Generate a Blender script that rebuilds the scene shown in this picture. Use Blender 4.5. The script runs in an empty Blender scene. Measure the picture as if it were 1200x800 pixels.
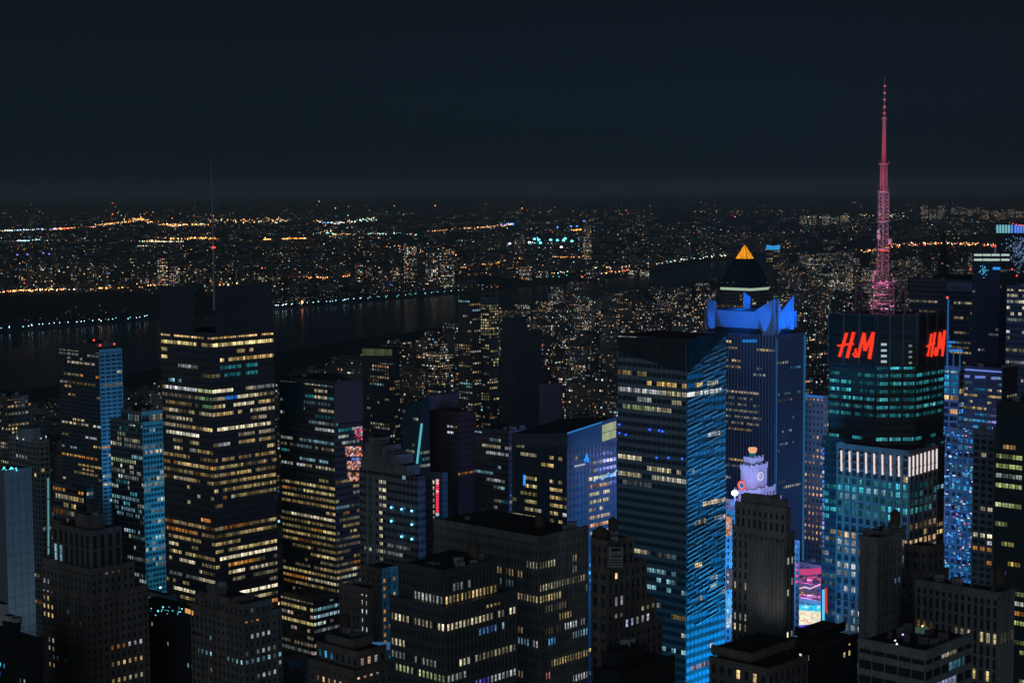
import bpy, math, random
import numpy as np
from mathutils import Vector, noise as mnoise

random.seed(7)
RNG = random.Random(11)
scene = bpy.context.scene
COL = scene.collection
R = math.radians

# ------------------------------------------------------------------ camera
F, PITCH, ROLL, HC = 2050.0, R(4.965), R(0.35), 305.0
Fw = Vector((0, math.cos(PITCH), -math.sin(PITCH)))
R0 = Vector((1, 0, 0)); U0 = Vector((0, math.sin(PITCH), math.cos(PITCH)))
Rt = R0 * math.cos(ROLL) - U0 * math.sin(ROLL)
Up = R0 * math.sin(ROLL) + U0 * math.cos(ROLL)
CAM = Vector((0, 0, HC))
cd = bpy.data.cameras.new("camera"); cam = bpy.data.objects.new("camera", cd); COL.objects.link(cam)
cd.sensor_width = 36; cd.lens = 36 * F / 1200; cd.clip_start = 1; cd.clip_end = 120000
from mathutils import Matrix
cam.matrix_world = Matrix(((Rt.x, Up.x, -Fw.x, 0), (Rt.y, Up.y, -Fw.y, 0), (Rt.z, Up.z, -Fw.z, HC), (0, 0, 0, 1)))
scene.camera = cam

# ------------------------------------------------------------------ world, moon sun added for the city's glow from behind the camera, exposure
w = bpy.data.worlds.new("World"); scene.world = w; w.use_nodes = True
nt = w.node_tree; nt.nodes.clear()
wo = nt.nodes.new("ShaderNodeOutputWorld"); bg = nt.nodes.new("ShaderNodeBackground")
tc = nt.nodes.new("ShaderNodeTexCoord"); sx = nt.nodes.new("ShaderNodeSeparateXYZ")
rp = nt.nodes.new("ShaderNodeValToRGB")
nt.links.new(tc.outputs["Generated"], sx.inputs[0]); nt.links.new(sx.outputs["Z"], rp.inputs[0])
e = rp.color_ramp.elements
e[0].position = 0.0; e[0].color = (0.0034, 0.0074, 0.0110, 1)
e[1].position = 0.12; e[1].color = (0.0042, 0.0078, 0.0120, 1)
x = e.new(0.05); x.color = (0.0049, 0.0096, 0.0144, 1)
x = e.new(0.6); x.color = (0.0040, 0.0070, 0.0108, 1)
nt.links.new(rp.outputs[0], bg.inputs[0]); bg.inputs[1].default_value = 1.0
nt.links.new(bg.outputs[0], wo.inputs[0])

sl = bpy.data.lights.new("city_glow", 'SUN'); sl.energy = 0.24; sl.volume_factor = 0.2; sl.angle = R(30); sl.color = (0.74, 0.90, 1.0)
so = bpy.data.objects.new("city_glow", sl); COL.objects.link(so)
so.rotation_euler = Vector((0.12, 1.0, -0.15)).to_track_quat('-Z', 'Y').to_euler()

vs = scene.view_settings
scene.display_settings.display_device = 'sRGB'
vs.view_transform = 'Standard'; vs.look = 'None'; vs.exposure = 0.0; vs.gamma = 1.0; vs.use_curve_mapping = False
cy = scene.cycles
cy.max_bounces = 4; cy.diffuse_bounces = 2; cy.glossy_bounces = 3; cy.transmission_bounces = 2
cy.caustics_reflective = False; cy.caustics_refractive = False
cy.sample_clamp_indirect = 2.0; cy.use_denoising = True; cy.adaptive_threshold = 0.004; cy.sample_clamp_direct = 6.0

# ------------------------------------------------------------------ projection helpers (1200 x 800 picture units)
def ray(px, py):
    return Fw + Rt * ((px - 600) / F) - Up * ((py - 400) / F)
def at(px, py, Y):
    d = ray(px, py); return CAM + d * (Y / d.y)
def proj(p):
    d = Vector(p) - CAM; k = d.dot(Fw)
    return 600 + F * d.dot(Rt) / k, 400 - F * d.dot(Up) / k
def V2(a): return Vector((math.cos(R(a)), math.sin(R(a))))

# ------------------------------------------------------------------ mesh builder
class MB:
    def __init__(s): s.v = []; s.f = []; s.uv = []; s.c = []
    def quad(s, pts, uv=None, col=None):
        i = len(s.v); s.v += [tuple(p) for p in pts]; s.f.append(tuple(range(i, i + len(pts))))
        s.uv.append(uv); s.c.append(col)
    def box(s, x0, x1, y0, y1, z0, z1, bottom=True):
        p = [(x0, y0), (x1, y0), (x1, y1), (x0, y1)]
        s.prism(p, z0, z1, bottom=bottom)
    def prism(s, poly, z0, z1, bottom=False, col=None, uvoff=0.0, roofcol=None):
        n = len(poly); zt = z1 if isinstance(z1, (list, tuple)) else [z1] * n
        u = uvoff
        for i in range(n):
            j = (i + 1) % n
            L = math.hypot(poly[j][0] - poly[i][0], poly[j][1] - poly[i][1])
            s.quad([(poly[i][0], poly[i][1], z0), (poly[j][0], poly[j][1], z0), (poly[j][0], poly[j][1], zt[j]), (poly[i][0], poly[i][1], zt[i])],
                   [(u, z0), (u + L, z0), (u + L, zt[j]), (u, zt[i])], col)
            u += L + 7.3
        s.quad([(poly[i][0], poly[i][1], zt[i]) for i in range(n)], None, roofcol or col)
        if bottom: s.quad([(poly[i][0], poly[i][1], z0) for i in reversed(range(n))], None, col)
    def fbox(s, fc, t0, t1, z0, z1, out, inn=0.0):
        """box on a facade face: fc = (P0, d, n)"""
        P, d, n = fc
        def q(t, o, z): return (P[0] + d[0] * t + n[0] * o, P[1] + d[1] * t + n[1] * o, z)
        a, b = q(t0, out, 0), q(t1, out, 0); c, e_ = q(t1, inn, 0), q(t0, inn, 0)
        s._fb(a, b, c, e_, z0, z1)
    def _fb(s, a, b, c, e_, z0, z1):
        def z(p, h): return (p[0], p[1], h)
        s.quad([z(a, z0), z(b, z0), z(b, z1), z(a, z1)])
        s.quad([z(b, z0), z(c, z0), z(c, z1), z(b, z1)])
        s.quad([z(e_, z0), z(a, z0), z(a, z1), z(e_, z1)])
        s.quad([z(a, z1), z(b, z1), z(c, z1), z(e_, z1)])
        s.quad([z(e_, z0), z(c, z0), z(b, z0), z(a, z0)])
    def bar(s, p, q, r, n=4):
        p = Vector(p); q = Vector(q); d = (q - p)
        if d.length < 1e-6: return
        d.normalize(); a = d.orthogonal().normalized(); b = d.cross(a)
        r0, r1 = r if isinstance(r, tuple) else (r, r)
        A = [p + (a * math.cos(k * 2 * math.pi / n) + b * math.sin(k * 2 * math.pi / n)) * r0 for k in range(n)]
        B = [q + (a * math.cos(k * 2 * math.pi / n) + b * math.sin(k * 2 * math.pi / n)) * r1 for k in range(n)]
        for k in range(n):
            j = (k + 1) % n; s.quad([A[k], A[j], B[j], B[k]])
        s.quad(B); s.quad(A[::-1])
    def octa(s, c, r, col=None, sz=1.0):
        x, y, z = c
        p = [(x + r, y, z), (x, y + r, z), (x - r, y, z), (x, y - r, z)]; t = (x, y, z + r * sz); b = (x, y, z - r * sz)
        for k in range(4):
            j = (k + 1) % 4
            s.quad([p[k], p[j], t], None, col); s.quad([p[j], p[k], b], None, col)
    def cyl(s, x, y, z0, z1, r0, r1=None, n=16):
        r1 = r0 if r1 is None else r1
        A = [(x + r0 * math.cos(k * 2 * math.pi / n), y + r0 * math.sin(k * 2 * math.pi / n), z0) for k in range(n)]
        B = [(x + r1 * math.cos(k * 2 * math.pi / n), y + r1 * math.sin(k * 2 * math.pi / n), z1) for k in range(n)]
        for k in range(n):
            j = (k + 1) % n; s.quad([A[k], A[j], B[j], B[k]])
        s.quad(B); s.quad(A[::-1])
    def build(s, name, mat, parent=None, org=(0, 0, 0), attr=False):
        me = bpy.data.meshes.new(name)
        vv = [(a[0] - org[0], a[1] - org[1], a[2] - org[2]) for a in s.v]
        me.from_pydata(vv, [], s.f)
        if any(u is not None for u in s.uv):
            ul = me.uv_layers.new(name="UVMap"); arr = []
            for f, u in zip(s.f, s.uv):
                for k in range(len(f)): arr += list(u[k]) if u else [-50.0, -50.0]
            ul.data.foreach_set("uv", arr)
        if attr or any(c is not None for c in s.c):
            ca = me.color_attributes.new("glow", 'FLOAT_COLOR', 'CORNER'); arr = []
            for f, c in zip(s.f, s.c): arr += list(c or (0, 0, 0, 0)) * len(f)
            ca.data.foreach_set("color", arr)
        me.materials.append(mat); me.update()
        o = bpy.data.objects.new(name, me); COL.objects.link(o)
        if parent: o.parent = parent
        else: o.location = org
        return o

def empty(name, loc, label=None, cat=None, group=None):
    o = bpy.data.objects.new(name, None); COL.objects.link(o); o.location = loc; o.empty_display_size = 5
    return tag(o, label, cat, group)
def tag(o, label=None, cat=None, group=None, kind=None):
    if label: o["label"] = label
    if cat: o["category"] = cat
    if group: o["group"] = group
    if kind: o["kind"] = kind
    return o

# ------------------------------------------------------------------ materials
def newmat(name):
    m = bpy.data.materials.new(name); m.use_nodes = True
    m.node_tree.nodes.clear(); return m, m.node_tree.nodes, m.node_tree.links
def wall_mat(name, col, rough=0.8, scale=0.12, var=0.35, spec=0.25, streak=True):
    m, N, L = newmat(name)
    o = N.new("ShaderNodeOutputMaterial"); b = N.new("ShaderNodeBsdfPrincipled")
    b.inputs["Roughness"].default_value = rough; b.inputs["Specular IOR Level"].default_value = spec
    tc = N.new("ShaderNodeTexCoord"); mp = N.new("ShaderNodeMapping"); mp.inputs["Scale"].default_value = (1, 1, 0.18 if streak else 1)
    n1 = N.new("ShaderNodeTexNoise"); n1.inputs["Scale"].default_value = scale; n1.inputs["Detail"].default_value = 6
    n2 = N.new("ShaderNodeTexNoise"); n2.inputs["Scale"].default_value = scale * 9; n2.inputs["Detail"].default_value = 3
    ad = N.new("ShaderNodeMath"); ad.operation = 'ADD'
    L.new(tc.outputs["Object"], mp.inputs[0]); L.new(mp.outputs[0], n1.inputs[0]); L.new(tc.outputs["Object"], n2.inputs[0])
    L.new(n1.outputs[0], ad.inputs[0]); L.new(n2.outputs[0], ad.inputs[1])
    mr = N.new("ShaderNodeMapRange"); mr.inputs[1].default_value = 0.7; mr.inputs[2].default_value = 1.3
    mr.inputs[3].default_value = 1 - var; mr.inputs[4].default_value = 1 + var
    L.new(ad.outputs[0], mr.inputs[0])
    mx = N.new("ShaderNodeVectorMath"); mx.operation = 'SCALE'; mx.inputs[0].default_value = col
    L.new(mr.outputs[0], mx.inputs["Scale"]); L.new(mx.outputs[0], b.inputs["Base Color"])
    L.new(b.outputs[0], o.inputs[0]); return m
def glass_mat(name, col, rough=0.12, spec=0.6, metal=0.0, wob=0.0):
    m, N, L = newmat(name)
    o = N.new("ShaderNodeOutputMaterial"); b = N.new("ShaderNodeBsdfPrincipled")
    b.inputs["Base Color"].default_value = (*col, 1); b.inputs["Roughness"].default_value = rough
    b.inputs["Specular IOR Level"].default_value = spec; b.inputs["Metallic"].default_value = metal
    tc = N.new("ShaderNodeTexCoord"); n1 = N.new("ShaderNodeTexNoise"); n1.inputs["Scale"].default_value = 0.22; n1.inputs["Detail"].default_value = 2
    L.new(tc.outputs["Object"], n1.inputs[0])
    mr = N.new("ShaderNodeMapRange"); mr.inputs[3].default_value = rough * 0.6; mr.inputs[4].default_value = rough * 1.8
    L.new(n1.outputs[0], mr.inputs[0]); L.new(mr.outputs[0], b.inputs["Roughness"])
    if wob:
        bp = N.new("ShaderNodeBump"); bp.inputs["Strength"].default_value = wob; bp.inputs["Distance"].default_value = 0.25
        n2 = N.new("ShaderNodeTexNoise"); n2.inputs["Scale"].default_value = 0.35; n2.inputs["Detail"].default_value = 1
        L.new(tc.outputs["Object"], n2.inputs[0]); L.new(n2.outputs[0], bp.inputs["Height"]); L.new(bp.outputs[0], b.inputs["Normal"])
    L.new(b.outputs[0], o.inputs[0]); return m
def math_n(N, L, op, a, b=None, c=None):
    n = N.new("ShaderNodeMath"); n.operation = op
    for i, v in enumerate((a, b, c)):
        if v is None: continue
        if isinstance(v, (int, float)): n.inputs[i].default_value = v
        else: L.new(v, n.inputs[i])
    return n.outputs[0]
def emis(name, col, st, sample=False):
    m, N, L = newmat(name)
    o = N.new("ShaderNodeOutputMaterial"); b = N.new("ShaderNodeEmission")
    b.inputs[0].default_value = (*col, 1); b.inputs[1].default_value = st
    L.new(b.outputs[0], o.inputs[0])
    m.cycles.emission_sampling = 'FRONT' if sample else 'NONE'
    return m
def window_mat():
    """a lit room behind its panes: mullions, blinds and ceiling lights, colour per window"""
    m, N, L = newmat("lit_window")
    o = N.new("ShaderNodeOutputMaterial"); b = N.new("ShaderNodeEmission")
    at_ = N.new("ShaderNodeVertexColor"); at_.layer_name = "glow"
    uv = N.new("ShaderNodeUVMap"); sp = N.new("ShaderNodeSeparateXYZ"); L.new(uv.outputs[0], sp.inputs[0])
    u, v = sp.outputs[0], sp.outputs[1]
    q = math_n(N, L, 'DIVIDE', u, 1.45); fr = math_n(N, L, 'FRACT', q); ce = math_n(N, L, 'FLOOR', q)
    mull = math_n(N, L, 'GREATER_THAN', fr, 0.13)
    cb = N.new("ShaderNodeCombineXYZ"); L.new(ce, cb.inputs[0]); L.new(math_n(N, L, 'MULTIPLY', at_.outputs["Alpha"], 91.7), cb.inputs[1])
    wn = N.new("ShaderNodeTexWhiteNoise"); wn.noise_dimensions = '2D'; L.new(cb.outputs[0], wn.inputs[0])
    blind = math_n(N, L, 'LESS_THAN', v, math_n(N, L, 'MULTIPLY_ADD', wn.outputs[0], 0.9, 0.35))
    bl = math_n(N, L, 'MULTIPLY_ADD', blind, 0.45, 0.55)
    wn2 = N.new("ShaderNodeTexWhiteNoise"); wn2.noise_dimensions = '3D'; L.new(cb.outputs[0], wn2.inputs[0])
    cellv = math_n(N, L, 'MULTIPLY_ADD', math_n(N, L, 'POWER', wn2.outputs[0], 1.5), 1.45, 0.16)
    grad = math_n(N, L, 'MULTIPLY_ADD', v, 0.6, 0.6)
    c2 = N.new("ShaderNodeCombineXYZ"); L.new(math_n(N, L, 'MULTIPLY', u, 1.1), c2.inputs[0]); L.new(math_n(N, L, 'MULTIPLY', v, 2.6), c2.inputs[1])
    L.new(math_n(N, L, 'MULTIPLY', at_.outputs["Alpha"], 53.1), c2.inputs[2])
    nz = N.new("ShaderNodeTexNoise"); nz.inputs["Scale"].default_value = 1.6; nz.inputs["Detail"].default_value = 2; L.new(c2.outputs[0], nz.inputs[0])
    nf = N.new("ShaderNodeMapRange"); nf.inputs[1].default_value = .35; nf.inputs[2].default_value = .65; nf.inputs[3].default_value = .45; nf.inputs[4].default_value = 1.25
    L.new(nz.outputs[0], nf.inputs[0])
    s_ = mull
    sash = math_n(N, L, 'MULTIPLY_ADD', math_n(N, L, 'GREATER_THAN', math_n(N, L, 'ABSOLUTE', math_n(N, L, 'SUBTRACT', v, 0.46)), 0.045), 0.5, 0.5)
    for k in (bl, cellv, grad, nf.outputs[0], sash): s_ = math_n(N, L, 'MULTIPLY', s_, k)
    L.new(at_.outputs[0], b.inputs[0]); L.new(math_n(N, L, 'MULTIPLY', s_, 1.35), b.inputs[1])
    L.new(b.outputs[0], o.inputs[0]); m.cycles.emission_sampling = 'NONE'; return m
def lamp_mat(name, st, sample):
    m, N, L = newmat(name)
    o = N.new("ShaderNodeOutputMaterial"); b = N.new("ShaderNodeEmission"); a = N.new("ShaderNodeVertexColor"); a.layer_name = "glow"
    L.new(a.outputs[0], b.inputs[0]); b.inputs[1].default_value = st; L.new(b.outputs[0], o.inputs[0])
    m.cycles.emission_sampling = 'FRONT' if sample else 'NONE'; return m
def city_mat(name, bw=3.2, fh=3.3, gain=1.0):
    """apartment walls with a window grid; some windows lit. glow = (seed, lit share, warmth, tone)"""
    m, N, L = newmat(name)
    o = N.new("ShaderNodeOutputMaterial"); b = N.new("ShaderNodeBsdfPrincipled")
    a = N.new("ShaderNodeVertexColor"); a.layer_name = "glow"
    sc_ = N.new("ShaderNodeSeparateColor"); L.new(a.outputs[0], sc_.inputs[0])
    uv = N.new("ShaderNodeUVMap"); sp = N.new("ShaderNodeSeparateXYZ"); L.new(uv.outputs[0], sp.inputs[0])
    qu = math_n(N, L, 'DIVIDE', sp.outputs[0], bw); qv = math_n(N, L, 'DIVIDE', sp.outputs[1], fh)
    cu, cv = math_n(N, L, 'FLOOR', qu), math_n(N, L, 'FLOOR', qv)
    fu, fv = math_n(N, L, 'FRACT', qu), math_n(N, L, 'FRACT', qv)
    cb = N.new("ShaderNodeCombineXYZ"); L.new(cu, cb.inputs[0]); L.new(cv, cb.inputs[1]); L.new(math_n(N, L, 'MULTIPLY', sc_.outputs[0], 913.0), cb.inputs[2])
    wn = N.new("ShaderNodeTexWhiteNoise"); wn.noise_dimensions = '3D'; L.new(cb.outputs[0], wn.inputs[0])
    sw = N.new("ShaderNodeSeparateColor"); L.new(wn.outputs["Color"], sw.inputs[0])
    cb2 = N.new("ShaderNodeCombineXYZ"); L.new(cv, cb2.inputs[0]); L.new(math_n(N, L, 'MULTIPLY', sc_.outputs[0], 331.0), cb2.inputs[1])
    wr = N.new("ShaderNodeTexWhiteNoise"); wr.noise_dimensions = '2D'; L.new(cb2.outputs[0], wr.inputs[0])
    rowf = math_n(N, L, 'MULTIPLY_ADD', math_n(N, L, 'POWER', wr.outputs[0], 3.0), 2.4, 0.45)
    lit = math_n(N, L, 'LESS_THAN', sw.outputs[0], math_n(N, L, 'MULTIPLY', sc_.outputs[1], rowf))
    mu = math_n(N, L, 'MULTIPLY', math_n(N, L, 'GREATER_THAN', fu, 0.2), math_n(N, L, 'LESS_THAN', fu, 0.84))
    mv = math_n(N, L, 'MULTIPLY', math_n(N, L, 'GREATER_THAN', fv, 0.28), math_n(N, L, 'LESS_THAN', fv, 0.85))
    mask = math_n(N, L, 'MULTIPLY', mu, mv)
    vert = math_n(N, L, 'GREATER_THAN', sp.outputs[1], -1.0)
    mask = math_n(N, L, 'MULTIPLY', mask, vert)
    rr = N.new("ShaderNodeValToRGB"); rr.color_ramp.interpolation = 'CONSTANT'; el = rr.color_ramp.elements
    cols = [(0, (1, .52, .20)), (.24, (1, .74, .42)), (.46, (1, .88, .70)), (.68, (.8, .93, 1)), (.83, (.30, .75, 1)), (.93, (.10, .38, 1)), (.955, (1, .28, .06)), (.985, (1, .08, .06))]
    el[0].position = 0; el[0].color = (*cols[0][1], 1); el[1].position = cols[1][0]; el[1].color = (*cols[1][1], 1)
    for p_, c_ in cols[2:]: k = el.new(p_); k.color = (*c_, 1)
    L.new(sw.outputs[1], rr.inputs[0])
    st = math_n(N, L, 'MULTIPLY_ADD', math_n(N, L, 'POWER', sw.outputs[2], 3.0), 1.5 * gain, 0.16 * gain)
    st = math_n(N, L, 'MULTIPLY', math_n(N, L, 'MULTIPLY', st, lit), mask)
    wl = N.new("ShaderNodeCombineXYZ")
    tone = math_n(N, L, 'MULTIPLY_ADD', a.outputs["Alpha"], 0.26, 0.09)
    dk = math_n(N, L, 'MULTIPLY_ADD', mask, -0.65, 1.0); tone = math_n(N, L, 'MULTIPLY', tone, dk)
    L.new(tone, wl.inputs[0]); L.new(math_n(N, L, 'MULTIPLY', tone, .95), wl.inputs[1]); L.new(math_n(N, L, 'MULTIPLY', tone, .92), wl.inputs[2])
    L.new(wl.outputs[0], b.inputs["Base Color"]); b.inputs["Roughness"].default_value = .8
    L.new(rr.outputs[0], b.inputs["Emission Color"]); L.new(st, b.inputs["Emission Strength"])
    L.new(b.outputs[0], o.inputs[0]); m.cycles.emission_sampling = 'NONE'; return m

M = dict(
    brick=wall_mat("brown_brick", (.20, .175, .165), var=.5, scale=.2), stone=wall_mat("limestone", (.34, .31, .28)), greystone=wall_mat("grey_stone", (.24, .25, .265), var=.42, scale=.2),
    dark=wall_mat("dark_metal", (.06, .068, .08), .5), black=wall_mat("black_metal", (.03, .032, .036), .5), concrete=wall_mat("concrete", (.30, .31, .33)),
    redbrick=wall_mat("copper_panels", (.11, .055, .05), .5), metal=wall_mat("pale_metal", (.40, .41, .44), .4, var=.12), roof=wall_mat("tar_roof", (.05, .05, .055), .9, streak=False),
    bronze=wall_mat("bronze_piers", (.16, .15, .145), .5), panel=wall_mat("metal_panel", (.11, .115, .13), .45, var=.15), white=wall_mat("white_paint", (.62, .62, .6), .6, var=.1),
    purple=wall_mat("mauve_panel", (.20, .18, .20), .5, var=.12), copperroof=wall_mat("weathered_copper", (.03, .045, .05), .6), slate=wall_mat("blue_grey_concrete", (.24, .30, .36), .7, var=.15),
    glass=glass_mat("dark_glass", (.045, .055, .072)), glassn=glass_mat("navy_glass", (.070, .088, .125)), glasst=glass_mat("teal_glass", (.03, .09, .11)),
    mirror=glass_mat("blue_mirror_glass", (.11, .27, .36), .16, .8, .1, wob=.35), lavender=wall_mat("pale_terracotta", (.48, .45, .44), .7),
    steel=wall_mat("galvanised_steel", (.46, .42, .43), .4, var=.1), wood=wall_mat("tank_wood", (.12, .09, .07), .9),
)
M['matte'] = wall_mat('matte_louvre', (.028, .028, .032), .95, spec=.03)
WIN = window_mat()
LAMP = lamp_mat("lamp_glow", 1.0, False); SHORE = lamp_mat("shore_lamp_glow", 5.5, True); STREET = lamp_mat("street_lamp_glow", 3.7, False)
CITY = city_mat("apartment_windows"); FARCITY = city_mat("far_windows", 5.5, 4.5, 1.5)
_em = {}
def EM(col, st, sample=False):
    k = (col, st, sample)
    if k not in _em: _em[k] = emis("glowing_light", col, st, sample)
    return _em[k]
W, Yl, C, NW, G, T, K, B, O, RD, PK, CW = ((1, .70, .30), (1, .80, .33), (1, .89, .58), (.92, .95, 1), (.74, 1, .55), (.05, .50, .60), (.40, .82, 1), (.04, .28, 1), (1, .40, .09), (1, .06, .04), (1, .30, .45), (.85, 1, .85))
PAL_OFFICE = [(W, 4), (Yl, 4), (C, 4), (NW, 2), (CW, 1), (K, .7), (O, 1)]
PAL_HOME = [(W, 5), (C, 4), (NW, 2), (O, 1.5), (K, 1)]
PAL_COOL = [(K, 3), (NW, 3), (CW, 2), (T, 2), (C, 1)]
def pick(pal):
    s = sum(a[1] for a in pal); r = RNG.random() * s
    for c, wt in pal:
        r -= wt
        if r <= 0: return c
    return pal[-1][0]

# ------------------------------------------------------------------ building geometry from picture measurements
A_U, A_V = 47.0, 137.0          # street-grid directions
class Tier:
    """footprint chain seen left to right; xs picture columns, k index of the anchored corner at depth Y"""
    def __init__(s, xs, yt, Y, k=1, dirs=None, z0=0.0):
        n = len(xs); dirs = dirs or [A_V] * 1 + [A_U] * (n - 2)
        yl = yt if isinstance(yt, (list, tuple)) else None
        y0 = yl[k] if yl else yt
        c = at(xs[k], y0, Y); s.z = c.z; pts = [None] * n; pts[k] = Vector((c.x, c.y))
        def march(p, ang, px):
            d = V2(ang); lo, hi = 0.0, 600.0
            sg = 1 if px > proj((p.x, p.y, s.z))[0] else -1
            for _ in range(50):
                m = (lo + hi) / 2; q = p + d * m
                x_ = proj((q.x, q.y, s.z))[0]
                if (x_ - px) * sg < 0: lo = m
                else: hi = m
            return p + d * lo
        for i in range(k, n - 1): pts[i + 1] = march(pts[i], dirs[i], xs[i + 1])
        for i in range(k, 0, -1): pts[i - 1] = march(pts[i], dirs[i - 1], xs[i - 1])
        s.pts = pts
        # back point: left end along u, right end along v
        u, v = V2(A_U), V2(A_V); a, b = pts[0], pts[-1]
        den = u.x * v.y - u.y * v.x; dx = b - a
        t = (dx.x * v.y - dx.y * v.x) / den
        s.back = a + u * max(t, 3)
        s.poly = [tuple(p) for p in pts] + [tuple(s.back)]
        s.z0 = z0
        s.top = [s.z] * len(s.poly)
        if yl:
            for i, p in enumerate(pts): s.top[i] = s.zat(xs[i], yl[i], p)
            s.top[-1] = s.top[0] + s.top[-2] - s.top[k]
        s.Y = min(p.y for p in pts)
        s.faces = []
        for i in range(n - 1):
            d = (pts[i + 1] - pts[i]); L_ = d.length; d = d / L_
            s.faces.append((pts[i], d, Vector((d.y, -d.x)), L_))
    @staticmethod
    def zat(px, py, p):
        d = ray(px, py); t = math.hypot(p.x, p.y) / math.hypot(d.x, d.y); return HC + d.z * t
    def hit(s, fi, px, py):
        P, d, n, L_ = s.faces[fi]; r = ray(px, py)
        t = (P.x * n.x + P.y * n.y) / (r.x * n.x + r.y * n.y)
        q = CAM + r * t
        return (q.x - P.x) * d.x + (q.y - P.y) * d.y, q.z

ST = dict(
    glass=dict(fl=4.0, bay=2.9, pw=.16, sh=2.35, pd=.22, sd=.12, wall='panel', core='glassn'),
    office=dict(fl=3.9, bay=2.9, pw=.3, sh=2.25, pd=.25, sd=.12, wall='panel', core='glass'),
    rib=dict(fl=3.8, bay=1.45, pw=.55, sh=1.7, pd=.5, sd=.1, wall='bronze', core='glass'),
    mason=dict(fl=3.45, bay=2.9, pw=1.55, sh=1.75, pd=.32, sd=.2, wall='brick', core='glass'),
    home=dict(fl=3.1, bay=3.2, pw=1.1, sh=1.3, pd=.25, sd=.3, wall='greystone', core='glass'),
)
HEROES = []
def hero(name, label, cat, Y, tiers, style='office', p=0.12, pal=PAL_OFFICE, rows=(), dark=(), zones=(), group=None, cap=True, st=.6, extra=None, mech=1, fp=None, **ov):
    sty = dict(ST[style]); sty.update(ov)
    TT = []; z0 = 0.0
    for t in tiers:
        t = dict(t) if isinstance(t, dict) else dict(xs=t[:3], yt=t[3])
        ti = Tier(t['xs'], t['yt'], Y + t.get('set', 0), t.get('k', 1), t.get('dirs'), z0=t.get('z0', z0))
        ti.blank = t.get('blank', False); ti.sty = dict(sty); ti.sty.update(t.get('ov', {})); ti.par = t.get('par', cap)
        TT.append(ti); z0 = min(ti.top)
    h = dict(name=name, label=label, cat=cat, tiers=TT, sty=sty, p=p, pal=pal, rows=list(rows), dark=list(dark), zones=list(zones), group=group, st=st, extra=extra, mech=mech, fp=fp or {})
    HEROES.append(h); return h

ZW, ZH = 600, 400
ZB = np.full((ZH, ZW), 1e9)
def hull(pts):
    pts = sorted(set(pts))
    def half(ps):
        h = []
        for p in ps:
            while len(h) > 1 and (h[-1][0] - h[-2][0]) * (p[1] - h[-2][1]) - (h[-1][1] - h[-2][1]) * (p[0] - h[-2][0]) <= 0: h.pop()
            h.append(p)
        return h
    return half(pts)[:-1] + half(pts[::-1])[:-1]
def rast(poly, tops, z0, depth, write=True):
    pp = [proj((q[0], q[1], tops[i])) for i, q in enumerate(poly)] + [proj((q[0], q[1], z0)) for q in poly]
    hp = hull([(round(a / 2, 2), round(b / 2, 2)) for a, b in pp])
    y0 = max(0, int(min(q[1] for q in hp))); y1 = min(ZH - 1, int(max(q[1] for q in hp)))
    vis = tot = 0
    for yy in range(y0, y1 + 1):
        xs = []
        for i in range(len(hp)):
            a, b = hp[i], hp[(i + 1) % len(hp)]
            if (a[1] <= yy + .5) != (b[1] <= yy + .5): xs.append(a[0] + (yy + .5 - a[1]) / (b[1] - a[1]) * (b[0] - a[0]))
        if len(xs) >= 2:
            x0 = max(0, int(min(xs))); x1 = min(ZW, int(max(xs)) + 1)
            if x1 > x0:
                seg = ZB[yy, x0:x1]; mk = seg > depth; vis += int(mk.sum()); tot += x1 - x0
                if write: seg[mk] = depth
    return vis, tot

def lit_cells(h, ti, fi, nb, nf, bay, fl, off):
    """lit state of every bay and floor of one face: dict (floor, bay) -> (colour, strength)"""
    out = {}; sty = ti.sty; P, d, n, L_ = ti.faces[fi]
    base = h['fp'].get(fi, h['p'])
    for f in range(nf):
        zc = ti.z0 + (f + .55) * fl; m = P + d * (L_ / 2); py = proj((m.x, m.y, zc))[1]
        p = base; pal = h['pal']; stv = h['st']
        for zn in h['zones']:
            if zn[0] <= py <= zn[1] and (zn[2] is None or fi in zn[2]):
                p = zn[3]
                if len(zn) > 4 and zn[4]: pal = zn[4]
                if len(zn) > 5: stv = zn[5]
        p *= RNG.choice((.25, .5, .8, 1.1, 1.6, 2.0))
        on = RNG.random() < p; keep = .72 if bay > 2.5 or sty['pw'] < .6 else .3
        c = pick(pal); s_ = stv * (.22 + 1.0 * RNG.random() ** 1.7)
        for b in range(nb):
            if on:
                if RNG.random() > keep: on = RNG.random() < p
            else: on = RNG.random() < p * .45
            if on:
                if RNG.random() < .25: c = pick(pal); s_ = stv * (.16 + 1.2 * RNG.random() ** 2)
                out[(f, b)] = (c, s_ * RNG.uniform(.7, 1.15))
    for (fa, ya, yb) in h['dark']:
        if fa != fi: continue
        for f in range(nf):
            zc = ti.z0 + (f + .55) * fl; m = P + d * (L_ / 2); py = proj((m.x, m.y, zc))[1]
            if ya <= py <= yb:
                for b in range(nb): out.pop((f, b), None)
    for rw in h['rows']:
        fa, x0, x1, ym, c, s_ = rw[:6]; fill = rw[6] if len(rw) > 6 else .94
        if fa != fi: continue
        t0, z_ = ti.hit(fi, (x0 + x1) / 2, ym)
        f = int((z_ - ti.z0) / fl)
        if not (0 <= f < nf): continue
        ta = ti.hit(fi, x0, ym)[0]; tb = ti.hit(fi, x1, ym)[0]
        for b in range(nb):
            tcn = off + (b + .5) * bay
            if ta - bay * .3 <= tcn <= tb + bay * .3:
                if RNG.random() < fill: out[(f, b)] = (c, s_ * .9 * RNG.uniform(.5, 1.2))
                else: out.pop((f, b), None)
    return out

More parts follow.
